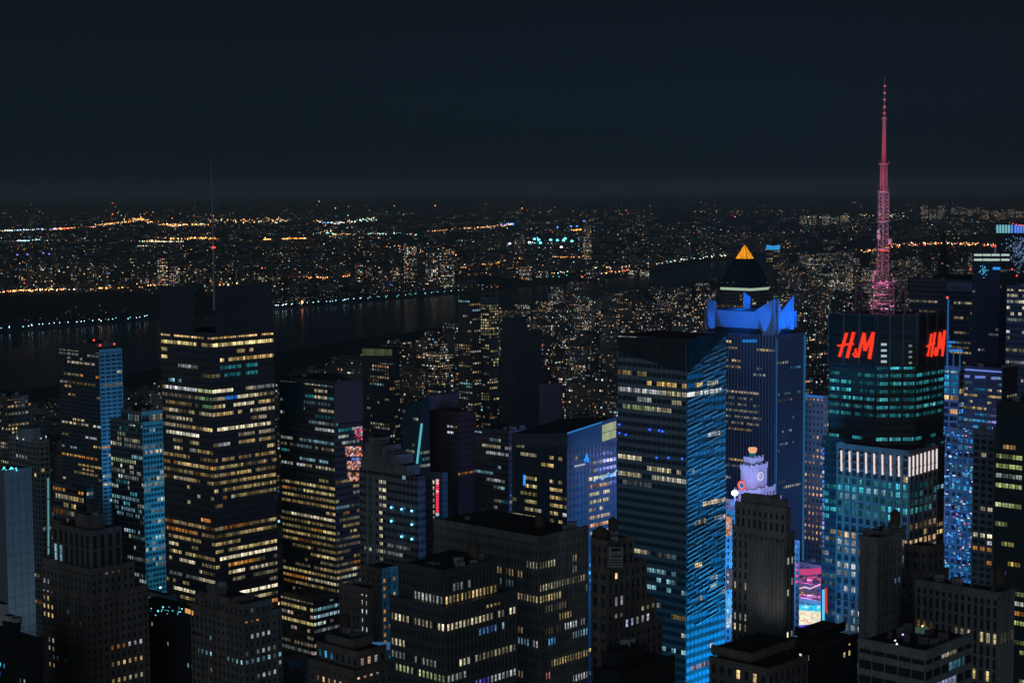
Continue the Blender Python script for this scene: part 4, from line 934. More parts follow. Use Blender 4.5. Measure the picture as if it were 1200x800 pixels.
# ---- the square between the towers
def hotel_x(h, r, o):
    ti = h['tiers'][0]; face_panel(h, ti, 0, [(943, 462), (965, 464), (965, 466.5), (943, 464.5)], EM((.05, .22, .8), .6), 'edge_light', r, .7)
hero('hotel_slab', 'mauve hotel slab with rows of small orange windows behind the glowing square', 'building', 1120, [D((943, 965.5, 972), 465, ov=dict())], 'home', p=.75, pal=[((1, .50, .22), 4), (W, 2)], wall='lavender', fl=4.1, bay=3.0, pw=1.7, sh=2.3, st=.9, extra=hotel_x, mech=0)
spill_spot(HEROES[-1]['tiers'][0], 0, .5, 95, 60, 60, 16000, (.6, .3, .7), 60)
def mosaic(h, r, ti, fi, q, cols, nx, ny, seed, out=.8):
    rr = random.Random(seed); P, d, n, L_ = ti.faces[fi]; mb = MB(); g = [ti.hit(fi, *p) for p in q]
    def b(u_, v_): return tuple((g[0][k] * (1 - u_) + g[1][k] * u_) * (1 - v_) + (g[3][k] * (1 - u_) + g[2][k] * u_) * v_ for k in (0, 1))
    for i in range(nx):
        for j in range(ny):
            c = cols[min(len(cols) - 1, max(0, int((mnoise.noise((i * .35, j * .5, seed * 3.7)) * .5 + .5) * len(cols) + rr.uniform(-.6, .6))))]; k_ = rr.uniform(.7, 1.15)
            pts = [b(i / nx, (j + 1) / ny), b((i + 1) / nx, (j + 1) / ny), b((i + 1) / nx, j / ny), b(i / nx, j / ny)]
            mb.quad([(P.x + d.x * t + n.x * out, P.y + d.y * t + n.y * out, z) for t, z in pts], None, (c[0] * k_, c[1] * k_, c[2] * k_, 1))
    mb.build('video_screen', LAMP, r, h['org'])
def theatre(Y, xs, yt, label, elems, wallm='lavender'):
    def ex(h, r, o):
        ti = h['tiers'][0]
        for (fi, q, c, s_, nm) in elems: face_panel(h, ti, fi, q, EM(c, s_), nm, r, .6)
        if 'video wall' in label:
            mosaic(h, r, ti, 0, [(934, 708), (963, 709), (963, 716), (934, 714)], [(.0, .35, .9), (.03, .62, 1), (.1, .75, 1), (.5, .9, 1)], 18, 4, 3)
            mosaic(h, r, ti, 0, [(934, 714), (963, 716), (963, 728), (934, 732)], [(.3, .5, .4), (1, .6, .35), (1, .86, .62), (1, .9, .7), (1, .93, .8), (.5, .85, .9)], 18, 9, 5)
        if 'zigzag' in label: mosaic(h, r, ti, 0, [(934, 695), (962, 697), (962, 704), (934, 706)], [(.02, .02, .05), (.35, .08, .25), (.7, .3, .55), (.1, .2, .6), (.9, .6, .8)], 14, 4, 9)
        if 'podium block' in label: mosaic(h, r, ti, 0, [(935, 676), (963, 674), (963, 681), (935, 684)], [(.02, .02, .06), (.05, .05, .12), (.5, .08, .2), (.15, .25, .6)], 12, 3, 11)
    return hero('theatre_block', label, 'building', Y, [D(xs, yt)], 'mason', p=.02, wall=wallm, extra=ex, mech=1, cap=True, bay=4)
theatre(1050, (930, 964, 972), 664, 'pink lit podium block at the foot of the mauve hotel slab', [(0, [(935, 667), (963, 664.5), (963, 672), (935, 674)], (1, .10, .34), .55, 'lit_fascia')])
theatre(1005, (931, 962, 970), 688, 'dark roofed block with a white and pink neon zigzag edge', [(0, [(934, 689), (944, 686.5), (944, 688), (934, 690.5)], (1, .5, .7), 1.0, 'neon_tube'), (0, [(944, 686.5), (950, 688.5), (950, 690), (944, 688)], (.75, .7, 1), 1.0, 'neon_tube'), (0, [(950, 688.5), (962, 683), (962, 684.8), (950, 690)], (1, .45, .75), 1.0, 'neon_tube')])
theatre(965, (931, 963, 972), 706, 'block with a big cyan and cream video wall above the square', [(0, [(934, 708), (963, 709), (963, 716), (934, 714)], (.03, .62, 1), 1.0, 'video_wall'), (0, [(934, 714), (963, 716), (963, 728), (948, 731), (934, 732)], (1, .86, .62), .95, 'video_wall'), (0, [(940, 719), (950, 718.5), (952, 721), (943, 722)], (.45, .55, .4), .7, 'video_wall'), (0, [(956, 716.5), (963, 717), (963, 721), (957, 720)], (.3, .8, 1), .9, 'video_wall'), (0, [(934, 732), (948, 731), (940, 738), (934, 739)], (.12, .10, .9), .8, 'video_wall')])
theatre(900, (924, 932, 936.5), 640, 'narrow lavender pier with pink dot lights beside the stone tower', [(1, [(932.4, y), (934, y - .3), (934, y + 2.4), (932.4, y + 2.7)], (1, .04, .28), 1.2, 'sign_light') for y in (660, 666, 673, 680)] + [(1, [(932.5, 735), (936, 734), (936, 744), (932.5, 745)], (.1, .6, 1), .8, 'led_panel')])
for (x, y, Y_, e_, cl) in ((948, 676, 1015, 5000, (1, .10, .4)), (946, 694, 975, 5000, (.95, .25, .8)), (940, 715, 930, 36000, (.08, .45, 1)), (930, 640, 880, 34000, (.06, .3, 1)), (945, 640, 1020, 22000, (.08, .25, .9))):
    p = at(x, y, Y_); light('POINT', 'billboard_light', p, e_ * 1.4, cl, radius=3)
p = at(857, 700, 880); light('POINT', 'billboard_light', p, 110000, (.03, .28, 1), radius=6)
def led_x(h, r, o):
    ti = h['tiers'][0]
    for q, c, s_ in (([(852, 604), (858, 606), (858, 626), (852, 628)], (1, .45, .25), .7), ([(852, 610), (856, 612), (855, 618), (852, 619)], (.6, .7, 1), .9), ([(852, 700), (858, 700), (858, 722), (852, 724)], (.15, .55, 1), .9), ([(852, 724), (858, 723), (857, 734), (852, 735)], (.6, .8, 1), .9), ([(852, 666), (859, 666), (859, 690), (852, 691)], (.25, .25, .38), .35)):
        mosaic(h, r, ti, 0, q, [tuple(k * s_ * f for k in c) for f in (.15, .5, .9, 1.1)] + [(.8, .85, .95)], 5, 9, int(q[0][1]))
hero('billboard_block', 'sliver of billboards glimpsed between the mirror tower and stone tower', 'building', 905, [D((846, 862, 876), 600)], 'mason', p=.05, wall='lavender', extra=led_x, mech=0, pal=[(K, 1), (O, 1)])

# ---- the tower with the red sign and the lattice mast
def letters(h, r, ti, fi, TL, TR, BL, BR):
    P, d, n, L_ = ti.faces[fi]
    def m(x, y):
        a = (TL[0] + (TR[0] - TL[0]) * x, TL[1] + (TR[1] - TL[1]) * x); b = (BL[0] + (BR[0] - BL[0]) * x, BL[1] + (BR[1] - BL[1]) * x)
        return ti.hit(fi, a[0] + (b[0] - a[0]) * y, a[1] + (b[1] - a[1]) * y)
    def stroke(mb, pts, w):
        for (x0, y0), (x1, y1) in zip(pts[:-1], pts[1:]):
            flat_on(P, d, n, [m(x0 - w[0], y0 - w[1]), m(x0 + w[0], y0 + w[1] * .4), m(x1 + w[0] * .9, y1 + w[1]), m(x1 - w[0] * .9, y1 - w[1] * .4)], 1.6, .7, None, '', None, None, mb)
    red = EM((1, .045, .018), 1.05)
    Hm = MB(); stroke(Hm, [(.22, .02), (.13, .50), (.05, .93)], (.036, .02)); stroke(Hm, [(.42, .0), (.34, .5), (.27, .97)], (.04, .02)); stroke(Hm, [(-.02, .50), (.16, .46), (.42, .40)], (.02, .03)); stroke(Hm, [(.0, .54), (.2, .50), (.44, .46)], (.02, .02)); Hm.build('letter_h', red, r, h['org'])
    A_ = MB(); stroke(A_, [(.52, .62), (.48, .70), (.54, .84), (.47, .92), (.43, .84), (.54, .70)], (.016, .015)); stroke(A_, [(.55, .80), (.50, .96)], (.015, .015)); A_.build('ampersand', red, r, h['org'])
    Mm = MB(); stroke(Mm, [(.72, .04), (.64, .5), (.58, .95)], (.034, .02)); stroke(Mm, [(.72, .04), (.75, .4), (.76, .70)], (.04, .02)); stroke(Mm, [(.99, .02), (.88, .36), (.77, .70)], (.034, .02)); stroke(Mm, [(.99, .02), (.95, .5), (.90, 1.0)], (.045, .02)); Mm.build('letter_m', red, r, h['org'])
def ts4_x(h, r, o):
    up = h['up']; st = h['stone']
    # dark louvred sign storey hides the glazing above the teal floors
    for fi, q in ((0, [(972, 368), (1027, 371), (1027, 430), (972, 426)]), (1, [(1027, 371), (1074, 370.5), (1074, 429.5), (1027, 430)]), (2, [(1074, 370.5), (1105, 364), (1105, 424), (1074, 429.5)])):
        P, d, n, L_ = up.faces[fi]; z0 = up.hit(fi, *q[3])[1]; z1 = up.z - .3; zz = min(z0, up.hit(fi, *q[2])[1])
        flat_on(P, d, n, [(.02, zz), (L_ - .02, zz), (L_ - .02, z1), (.02, z1)], .55, .5, M['black'], 'sign_storey', r, o)
        mb = MB(); z = zz + .5
        while z < z1 - (z1 - zz) * .45: mb.fbox((P, d, n), L_ * .08, L_ * .92, z, z + .35, .95, .5); z += 1.15
        for k in range(4): t = L_ * k / 3; mb.fbox((P, d, n), max(0, t - .35), min(L_, t + .35), zz, z1 + 2, 1.2, .5)
        mb.build('louvres', M['panel'], r, o)
    lb = MB()
    for y in (402, 409, 415.5, 422): face_panel(h, up, 1, [(1032, y), (1038.5, y), (1038.5, y + 2.6), (1032, y + 2.6)], EM((.7, .95, 1), .55), 'louvre_light', r, 1.1)
    for y in (404, 411, 417, 424): face_panel(h, up, 1, [(1064.5, y), (1068, y - .4), (1068, y + 1.8), (1064.5, y + 2.2)], EM((.6, .7, .7), .3), 'louvre_light', r, 1.1)
    letters(h, r, up, 0, (985, 389.5), (1025.5, 388.5), (983, 419.5), (1024.5, 420))
    letters(h, r, up, 2, (1084.8, 391.5), (1104.8, 386.5), (1083.2, 419), (1103.6, 416.5))
    # light fins on the stone block
    wf = EM((1, .80, .74), .95); wf2 = EM((1, .86, .86), .85)
    for k in range(8):
        x = 986.8 + k * 9.62; y0 = 527.3 + k * .95; face_panel(h, st, 0, [(x - .6, y0), (x + .6, y0 + .1), (x + .9, y0 + 24), (x - .3, y0 + 23.8)], wf, 'light_fin', r, 1.1, .7)
    for k in range(8):
        x = 1064.3 + k * 4.55; y0 = 535 - k * 1.35; face_panel(h, st, 1, [(x - .28, y0), (x + .28, y0 - .1), (x + .1, y0 + 23), (x - .46, y0 + 23.1)], wf2, 'light_fin', r, 1.1, .7)
    # glowing left corner of the glass body
    gb = h['tiers'][0]; cl = MB(); rr = random.Random(4)
    for k in range(40):
        y = 470 + k * 5.4; face_panel(h, gb, 0, [(964.2, y), (966, y), (966, y + 3.6), (964.2, y + 3.6)], EM(rr.choice(((.03, .16, .9), (.05, .3, 1), (.3, .35, 1), (.5, .6, 1))), rr.choice((.3, .5, .9))), 'corner_light', r, .5) if y > 520 and y < 640 else None
    face_panel(h, gb, 0, [(961.5 + 3, 690), (967, 690), (967, 738), (964.5, 738)], EM((.1, .6, 1), 1.0), 'neon_tube', r, .9)
    face_panel(h, gb, 0, [(967.6, 688), (970, 688), (970, 717), (967.6, 717)], EM((1, .06, .04), .6), 'neon_tube', r, .9)
    # roof frame
    z0 = up.z; c = sum((Vector(p) for p in up.poly), Vector((0, 0))) / len(up.poly); Yc = c.y
    fb = MB(); P = {}
    for nm, x, Y_ in (('a', 1003, Yc - 5), ('b', 1061, Yc - 5), ('c', 1010, Yc + 16), ('d', 1056, Yc + 16)):
        P[nm] = at(x, 333, Y_); P[nm].z = at(1030, 333, Yc).z; fb.bar((P[nm].x, P[nm].y, z0), P[nm], .42)
    for a, b in (('a', 'b'), ('b', 'd'), ('d', 'c'), ('c', 'a')): fb.bar(P[a], P[b], .42)
    zb = z0 + .5
    fb.bar((P['a'].x, P['a'].y, P['a'].z - 1), (P['a'].x + 9, P['a'].y + 2, z0), .3); fb.bar((P['b'].x, P['b'].y, P['b'].z - 1), (P['b'].x - 9, P['b'].y + 2, z0), .3)
    fb.bar((P['c'].x, P['c'].y, z0), P['a'], .25); fb.build('roof_frame', M['panel'], r, o)
hero('sign_tower', 'tower with red neon letters on its dark top, teal lit floors and white light fins', 'building', 845,
     [D((964, 1030, 1078, 1107), 519, dirs=[A_V, 2, A_U]), D((981, 1066, 1098.5), 530, set=-24, z0=0.0, ov=dict(bay=4.1, fl=3.75, pw=1.5, sh=1.15, pd=.4, sd=.25, wall='greystone', core='glass')), D((972, 1027, 1074, 1107.5), 371, dirs=[A_V, 2, A_U], set=4, ov=dict(bay=7.2, pw=1.0, sh=2.25))],
     'office', p=.25, wall='dark', fl=3.75, bay=4.6, pw=.8, sh=1.7, st=.5, mech=0, cap=True, extra=ts4_x, pal=[(T, 5), (K, 1), (C, 1)], fp={},
     zones=[(360, 430, None, 0), (430, 488, None, 8, [(T, 6), ((.06, .58, .66), 3), ((.1, .62, .72), 2)], .85), (488, 516, None, .05, PAL_OFFICE, .3), (516, 526, None, .5, [(T, 1)], .6), (526, 566, None, .06, [(W, 1)], .5), (566, 616, (0,), .75, [(T, 2), (K, 2), ((.1, .65, .75), 3)], 1.1), (566, 612, (1,), .4, [(T, 3), ((.08, .3, .35), 3)], .4), (612, 634, None, .7, [(W, 3), ((1, .7, .4), 2)], .9), (634, 670, None, .55, [(W, 1), (NW, 3), (K, 1)], .9), (670, 800, None, .5, [(K, 2), (NW, 2), (T, 3), (B, 2)], .6)],
     rows=[] +
          [(0, 972, 1020, 517, T, .8, .8), (1, 1032, 1072, 522, (.1, .6, .7), .8, .9), (2, 1078, 1106, 517, T, .4, .8)] + [(0, 964, 981, y, (.06, .6, .75), .8) for y in (571, 580, 589, 598, 607)] +
          [(0, 984, 1010, 624, (1, .6, .28), 1.0), (1, 1067, 1097, 629, (1, .6, .28), 1.0, .9), (0, 964, 980, y, C, .6, .6) if False else (0, 964, 980, 622, C, .7, .7), (1, 1067, 1097, 593, (.08, .5, .55), .6)])
HEROES[-1]['up'] = HEROES[-1]['tiers'][2]; HEROES[-1]['stone'] = HEROES[-1]['tiers'][1]
TS4 = HEROES[-1]
g = TS4['stone']; spill_spot(g, 0, .5, 130, 90, 50, 52000, (.50, .60, .68), 120); spill_spot(g, 1, .5, 140, 60, 60, 24000, (.9, .75, .65), 90)
spill_spot(TS4['tiers'][0], 0, .05, 130, 55, 30, 60000, (.02, .3, 1), 40)
def mast():
    up = TS4['up']; c = sum((Vector(p) for p in up.poly), Vector((0, 0))) / len(up.poly); Y = c.y; base = at(1033.5, 364, Y); X = base.x; z0 = up.z + .3
    def z(py): return at(1033.5, py, Y).z
    root = empty('lattice_mast', (X, Y, z0), 'tall pink lit lattice broadcast mast standing on the tower with red letters', 'mast')
    o = (X, Y, z0)
    def lattice(mb, za, zb, wa, wb, step, r):
        n = max(2, round((zb - za) / step)); pr = None
        for k in range(n + 1):
            s = k / n; zz = za + (zb - za) * s; w = wa + (wb - wa) * s
            q = [(X - w, Y - w * .7, zz), (X + w, Y - w * .7, zz), (X + w, Y + w * .7, zz), (X - w, Y + w * .7, zz)]
            for i in range(4): mb.bar(q[i], q[(i + 1) % 4], r * .7)
            if pr:
                for i in range(4):
                    mb.bar(pr[i], q[i], r); mb.bar(pr[i], q[(i + 1) % 4], r * .6)
                    mb.bar(pr[(i + 1) % 4], q[i], r * .6)
            pr = q
    mb = MB(); lattice(mb, z0, z(330), 5.2, 4.8, 3.4, .15)
    for zz in (z(356), z(345), z(334)): mb.cyl(X, Y, zz, zz + .5, 5.4, n=14)
    mb.build('mast_base', M['steel'], root, o)
    mb = MB(); lattice(mb, z(330), z(262), 2.9, 2.2, 2.6, .14); mb.bar((X, Y, z(330)), (X, Y, z(262)), .4); mb.build('lower_lattice', M['steel'], root, o)
    mb = MB(); lattice(mb, z(259), z(226), 2.5, 2.4, 1.8, .15); mb.cyl(X, Y, z(258), z(227), .8, n=8); mb.build('antenna_drum', M['steel'], root, o)
    mb = MB(); lattice(mb, z(224), z(193), 1.7, 1.5, 1.5, .13); mb.cyl(X, Y, z(224), z(193), .6, n=8); mb.build('upper_lattice', M['steel'], root, o)
    mb = MB(); lattice(mb, z(191), z(140), .85, .65, 1.1, .12); mb.cyl(X, Y, z(191), z(140), .45, n=8); mb.build('pole_antenna', M['steel'], root, o)
    mb = MB(); mb.cyl(X, Y, z(140), z(90), .28, .12, n=8)
    for y in (101, 109, 117, 126, 133): mb.cyl(X, Y, z(y) - .5, z(y) + .5, .75, n=10)
    mb.cyl(X, Y, z(140), z(137.5), 1.3, n=10); mb.build('top_spike', M['steel'], root, o)
    for y, w in ((331, 6.6), (260, 3.4), (225, 3.1), (192.5, 2.6), (292, 3.8)):
        mb = MB(); mb.cyl(X, Y, z(y) - .3, z(y) + .35, w, n=12)
        for k in range(8):
            a = k * .785; mb.bar((X + w * math.cos(a), Y + w * math.sin(a), z(y)), (X + w * math.cos(a), Y + w * math.sin(a), z(y) + 1.5), .07)
        mb.build('platform', M['steel'], root, o)
    mb = MB()
    for (dx, y, rr) in ((-4.4, 319, 1.1), (-5.3, 326, 1.0), (-2.6, 277, 1.2), (3.2, 283, 1.4), (-2.8, 271, .9), (5, 327, .9), (4.2, 322, .6)):
        mb = MB(); mb.cyl(X + dx, Y - 2.5, z(y) - rr, z(y) + rr, rr * .8, n=10); mb.build('dish_antenna', M['white'], root, o)
    rr = random.Random(6)
    for k in range(26): a = rr.uniform(3.3, 6.1); mb = MB(); mb.octa((X + 5.7 * math.cos(a), Y + 5.7 * math.sin(a), rr.choice((z(333), z(336), z(361), z(358), z(329)))), rr.uniform(.2, .42)); mb.build('pink_lamp', EM((1, .22, .55), 2.0), root, o)
    for k in range(6): mb = MB(); mb.octa((X - 2 + k * .8, Y - 4, z(293.5)), .45); mb.build('red_beacon', EM((1, .10, .08), .9), root, o)
    for y in (101, 109, 117, 125, 133, 139): mb = MB(); mb.octa((X, Y - .9, z(y)), .48); mb.build('red_beacon', EM((1, .10, .08), .9), root, o)
    for y, e_, c_ in ((350, 4200, (1, .22, .5)), (335, 3000, (1, .2, .46)), (312, 2800, (1, .26, .5)), (290, 3000, (1, .26, .5)), (268, 2800, (1, .3, .5)), (246, 3000, (1, .3, .5)), (226, 2600, (1, .3, .5)), (208, 5600, (1, .07, .2)), (180, 5200, (1, .06, .16)), (158, 4800, (1, .07, .16)), (132, 1800, (1, .2, .22)), (112, 1500, (1, .35, .35))):
        light('POINT', 'mast_floodlight', (X - 2.5, Y - 9, z(y)), e_ * .34, c_, radius=1)
mast()

# ---- right side
def post_x(h, r, o):
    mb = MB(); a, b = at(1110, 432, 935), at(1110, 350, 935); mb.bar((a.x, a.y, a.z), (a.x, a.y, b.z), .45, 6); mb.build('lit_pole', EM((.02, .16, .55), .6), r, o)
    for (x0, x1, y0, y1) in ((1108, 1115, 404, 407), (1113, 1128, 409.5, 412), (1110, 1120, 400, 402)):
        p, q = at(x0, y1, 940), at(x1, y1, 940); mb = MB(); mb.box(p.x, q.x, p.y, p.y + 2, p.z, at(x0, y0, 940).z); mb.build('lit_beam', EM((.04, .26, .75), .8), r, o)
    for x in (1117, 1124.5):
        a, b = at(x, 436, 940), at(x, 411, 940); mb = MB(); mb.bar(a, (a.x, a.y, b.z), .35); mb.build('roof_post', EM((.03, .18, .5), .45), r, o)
    beacon(h, r, 1110, 348.5, 935, .7, RD, 3)
hero('blue_balcony_tower', 'slim tower flooded deep blue beside the red-lettered tower, with a lit pole on its roof', 'building', 940,
     [D((1103, 1124, 1130), 431, k=1, ov=dict(bay=4.4))], 'home', p=.45, pal=[((.06, .36, 1), 5), (K, 2), ((.5, .7, 1), 2), (W, .6)], wall='slate', extra=post_x, mech=0, fl=3.7, sh=1.2, pw=.9, st=.8,
     rows=[(0, 1110, 1124, y, (.03, .45, .85), .8, .85) for y in (446, 454, 462)] + [(0, 1109, 1123, 470, W, 1.0, .7), (0, 1117, 1124, 479, (1, .55, .25), 1.1)])
spill_spot(HEROES[-1]['tiers'][0], 0, .5, 120, 70, 20, 380000, (.01, .26, .9), 110)
def pr_x(h, r, o):
    ti = h['tiers'][0]
    face_panel(h, ti, 0, [(1125, 431.2), (1174, 434.8), (1174, 436.5), (1125, 433.2)], EM((.22, .32, 1), .7), 'edge_light', r, .7)
    for x0, x1, y in ((1130, 1136.5, 439), (1143, 1155, 440), (1162, 1168, 441.5)): face_panel(h, ti, 0, [(x0, y), (x1, y + .3), (x1, y + 3.2), (x0, y + 2.9)], EM((.2, .32, .95), .65), 'roof_window', r, .6)
hero('purple_edged_block', 'dark office block with a violet light line along its roof and three warm lit rows', 'building', 985,
     [D((1124, 1174.5, 1192), 433)], 'office', p=.25, pal=[((.05, .32, .9), 4), (K, 2), (W, 1)], wall='dark', extra=pr_x, fl=3.6, st=.7, fp={1: .03},
     rows=[(0, 1125, 1172, 459, C, .8, .7), (0, 1125, 1172, 467, W, .9, .85), (0, 1125, 1172, 475, C, .8, .7), (0, 1140, 1156, 456, (.04, .4, .8), .7), (0, 1140, 1156, 489, (.05, .42, .8), .7), (0, 1140, 1156, 495, (.05, .42, .8), .7), (0, 1140, 1158, 501, (.05, .42, .8), .8), (1, 1178, 1190, 462, C, .5, .5), (1, 1178, 1190, 469, C, .4, .5)])
spill_spot(HEROES[-1]['tiers'][0], 0, .35, 140, 60, 40, 190000, (.01, .24, .9), 90)
def wt_x(h, r, o):
    ti = h['tiers'][0]; rr = random.Random(8); mb = MB()
    for k in range(150):
        x = rr.uniform(1106, 1141); y = rr.uniform(500, 676); t, z = ti.hit(0, x, y); P, d, n, L_ = ti.faces[0]; q = P + d * t + n * .6
        c = rr.choice(((.05, .3, 1), (.05, .4, 1), (.05, .3, 1), (.1, .55, 1), (.1, .5, 1), (.4, .7, 1), (.05, .3, 1), (1, .25, .5), (.6, .85, 1))); k_ = rr.uniform(.5, 1.4)
        w_ = rr.uniform(.25, .8); h_ = rr.uniform(.3, .9)
        a = (q.x - d.x * w_, q.y - d.y * w_, z); b = (q.x + d.x * w_, q.y + d.y * w_, z)
        mb.quad([a, b, (b[0], b[1], z + h_), (a[0], a[1], z + h_)], None, (c[0] * k_, c[1] * k_, c[2] * k_, 1))
    mb.build('led_lights', LAMP, r, o)["kind"] = "stuff"
    face_panel(h, ti, 0, [(1104.5, 575), (1106.5, 575), (1106, 625), (1104, 625)], EM((.85, .7, 1), 1.0), 'led_strip', r, .8)
hero('led_speckled_tower', 'electric blue apartment front speckled with led light below the slim blue tower', 'building', 900,
     [D((1102, 1143, 1148), 506)], 'home', p=1.2, pal=[((.03, .32, .85), 6), ((.05, .5, .9), 3), ((.08, .6, .9), 2)], wall='slate', extra=wt_x, mech=0, fl=3.5, st=.6)
spill_spot(HEROES[-1]['tiers'][0], 0, .5, 130, 60, 10, 520000, (.01, .28, .95), 110)
hero('dotted_dark_tower', 'dark tower sprinkled with single warm windows between the led front and the green-lit tower', 'building', 800, [D((1141, 1166, 1172), 507)], 'home', p=.13, pal=PAL_HOME, wall='greystone', mech=1, st=.9)
hero('green_lit_tower', 'dark tower at the right edge with yellow-green lit floors low on its face', 'building', 700, [D((1168, 1216, 1250), 476)], 'office', p=.1, pal=[((.72, .9, .3), 3), (C, 1)], wall='dark', core='glasst', fl=4, mech=1,
     zones=[(470, 518, None, 0), (560, 720, None, .2, [((.7, .9, .35), 3), (Yl, 1)], .5)],
     rows=[(0, 1171, 1194, 525, (1, .6, .25), .6, .8), (0, 1170, 1194, 535, (.75, .95, .35), .75), (0, 1170, 1194, 546, (.75, .95, .3), .6), (0, 1170, 1194, 557, (.6, .8, .7), .3), (0, 1170, 1194, 566, (.8, .95, .35), .6), (0, 1170, 1194, 597, (.85, 1, .45), .6), (0, 1172, 1192, 638, (.95, .9, .3), .8, .6), (0, 1182, 1192, 660, (1, .75, .2), .8), (0, 1175, 1181, 669, (.2, .2, 1), .9), (0, 1192, 1199, 708, CW, .6), (0, 1192, 1199, 721, O, .6)])
def all_x(h, r, o):
    ti = h['tiers'][0]
    sb = face_panel(h, ti, 0, [(1110.5, 331), (1147, 332), (1147, 341), (1110.5, 340)], M['slate'], 'sign_panel', r, 1.0)
    face_panel(h, ti, 1, [(1152, 331.5), (1168.5, 328), (1168.5, 336), (1152, 339.5)], M['slate'], 'sign_panel', r, 1.0)
    P, d, n, L_ = ti.faces[0]; (t0, z0) = ti.hit(0, 1114, 338.6); (t1, z1) = ti.hit(0, 1142, 333.5)
    cu = bpy.data.curves.new('sign_lettering', 'FONT'); cu.body = 'Allianz'; cu.size = (z1 - z0) * 1.15; cu.extrude = .1
    tf = bpy.data.objects.new('sign_lettering', cu); COL.objects.link(tf); bpy.context.view_layer.update()
    tm = bpy.data.meshes.new_from_object(tf.evaluated_get(bpy.context.evaluated_depsgraph_get())); bpy.data.objects.remove(tf); tm.materials.clear(); tm.materials.append(M['dark'])
    to = bpy.data.objects.new('sign_lettering', tm); COL.objects.link(to); to.parent = sb
    q = P + d * t0 + n * 1.15; to.location = (q.x - o[0], q.y - o[1], z0); to.rotation_euler = (R(90), 0, math.atan2(d.y, d.x))
    for fi, x in ((0, 1149), (1, 1171)):
        face_panel(h, ti, fi, [(x, 342), (x + 1.6, 342), (x + 1.6, 372), (x, 372)], EM((.3, .42, .6), .16), 'corner_light', r, .9)
hero('signboard_office', 'wide dark office tower with dim warm rows and a grey lettered sign panel', 'building', 1400, [D((1066, 1149, 1176), 330)], 'office', p=.34, pal=[((1, .75, .42), 4), (C, 2), (K, 1)], wall='panel', st=.32, extra=all_x, zones=[(320, 344, None, 0)], fl=4.0)
def led_top_x(h, r, o):
    ti = h['tiers'][0]; rr = random.Random(12)
    for k in range(11):
        x = 1168 + k * 3.4; y = 263.5
        face_panel(h, ti, 0 if x < 1186 else 1, [(x, y), (x + 2.2, y), (x + 2.2, y + 9.5), (x, y + 9.5)], EM((.2, .55, .62) if k < 5 else (.12, .3, 1), .85), 'roof_light_panel', r, .6)
    mb = MB()
    for k in range(240):
        x = max(1168, min(1205, rr.gauss(1196, 9))); y = rr.gauss(293, 11); 
        if y < 276: continue
        fi = 0 if x < 1186 else 1; t, z = ti.hit(fi, x, y); P, d, n, L_ = ti.faces[fi]; q = P + d * t + n * .8
        k_ = rr.uniform(.1, .6); mb.octa((q.x, q.y, z), .65, (.35 * k_, .55 * k_, 1 * k_, 1))
    mb.build('sparkle_lights', LAMP, r, o)["kind"] = "stuff"
    for x, y in ((1187, 262), (1191, 263), (1195, 263.5), (1198, 264)): beacon(h, r, x, y, 1640, .7, RD, 2)
hero('sparkling_glass_tower', 'glass tower at far right edge with bright blue lit top and tiny sparkling lights', 'building', 1650, [D((1167, 1186, 1222), 263)], 'glass', p=.02, wall='dark', extra=led_top_x, mech=0, pal=PAL_COOL)
def wb_x(h, r, o):
    ti = h['tiers'][0]
    for y in (297.5, 303.2):
        for k in range(4): x = 1142 + k * 10.3; face_panel(h, ti, 0 if x < 1172 else 1, [(x, y), (x + 9.2, y + .1), (x + 9.2, y + 2.4), (x, y + 2.3)], EM((.62, .8, .72), .75), 'lit_band', r, .6)
    p = at(1166, 300, 1290); mb = MB(); mb.bar((p.x, p.y, ti.z - 1), (p.x, p.y, at(1166, 289, 1290).z), .9); mb.build('roof_mast', M['white'], r, o)
    face_panel(h, ti, 0, [(1164, 313), (1172.5, 313), (1172.5, 316), (1164, 316)], EM((.03, .35, 1), .9), 'sign_panel', r, .7)
    for x, y in ((1163, 288.5), (1166.5, 288.5), (1137.5, 315.5), (1186, 315.5), (1191.5, 323)): beacon(h, r, x, y, 1280, .8, RD, 2.2)
    mb = MB(); rr = random.Random(1)
    for k in range(26): p = at(rr.gauss(1152, 3), rr.gauss(317, 3.5), 1279); mb.octa(p, .5, (.08, .45, .8, 1))
    mb.build('blue_sparkle', LAMP, r, o)["kind"] = "stuff"
hero('white_banded_tower', 'tower with two bright white bands around its top, left of the sparkling glass tower', 'building', 1290, [D((1140, 1172, 1184), 296, blank=False)], 'office', p=.04, wall='dark', extra=wb_x, mech=0, pal=PAL_COOL)
hero('white_rowed_block', 'block at the right edge with several long white lit rows', 'building', 1200, [D((1180, 1212, 1230), 337)], 'office', p=.25, pal=[(C, 3), (NW, 2)], wall='panel', st=.6, fl=4.2, rows=[(0, 1181, 1204, y, C, .8, .8) for y in (342, 350, 360, 364, 369)])
hero('dark_spire_tower', 'dark pointed tower rising in front of the far lights, left of the white-banded tower', 'building', 2300, [D((1100, 1106, 1112), 302, blank=False), D((1102.5, 1106, 1109.5), 288, blank=True, set=3), D((1104.6, 1106, 1107.5), 272, blank=True, set=6)], 'home', p=.05, wall='black', mech=0, cap=False, rows=[(0, 1104, 1110, 309, (1, .3, .35), .8)])
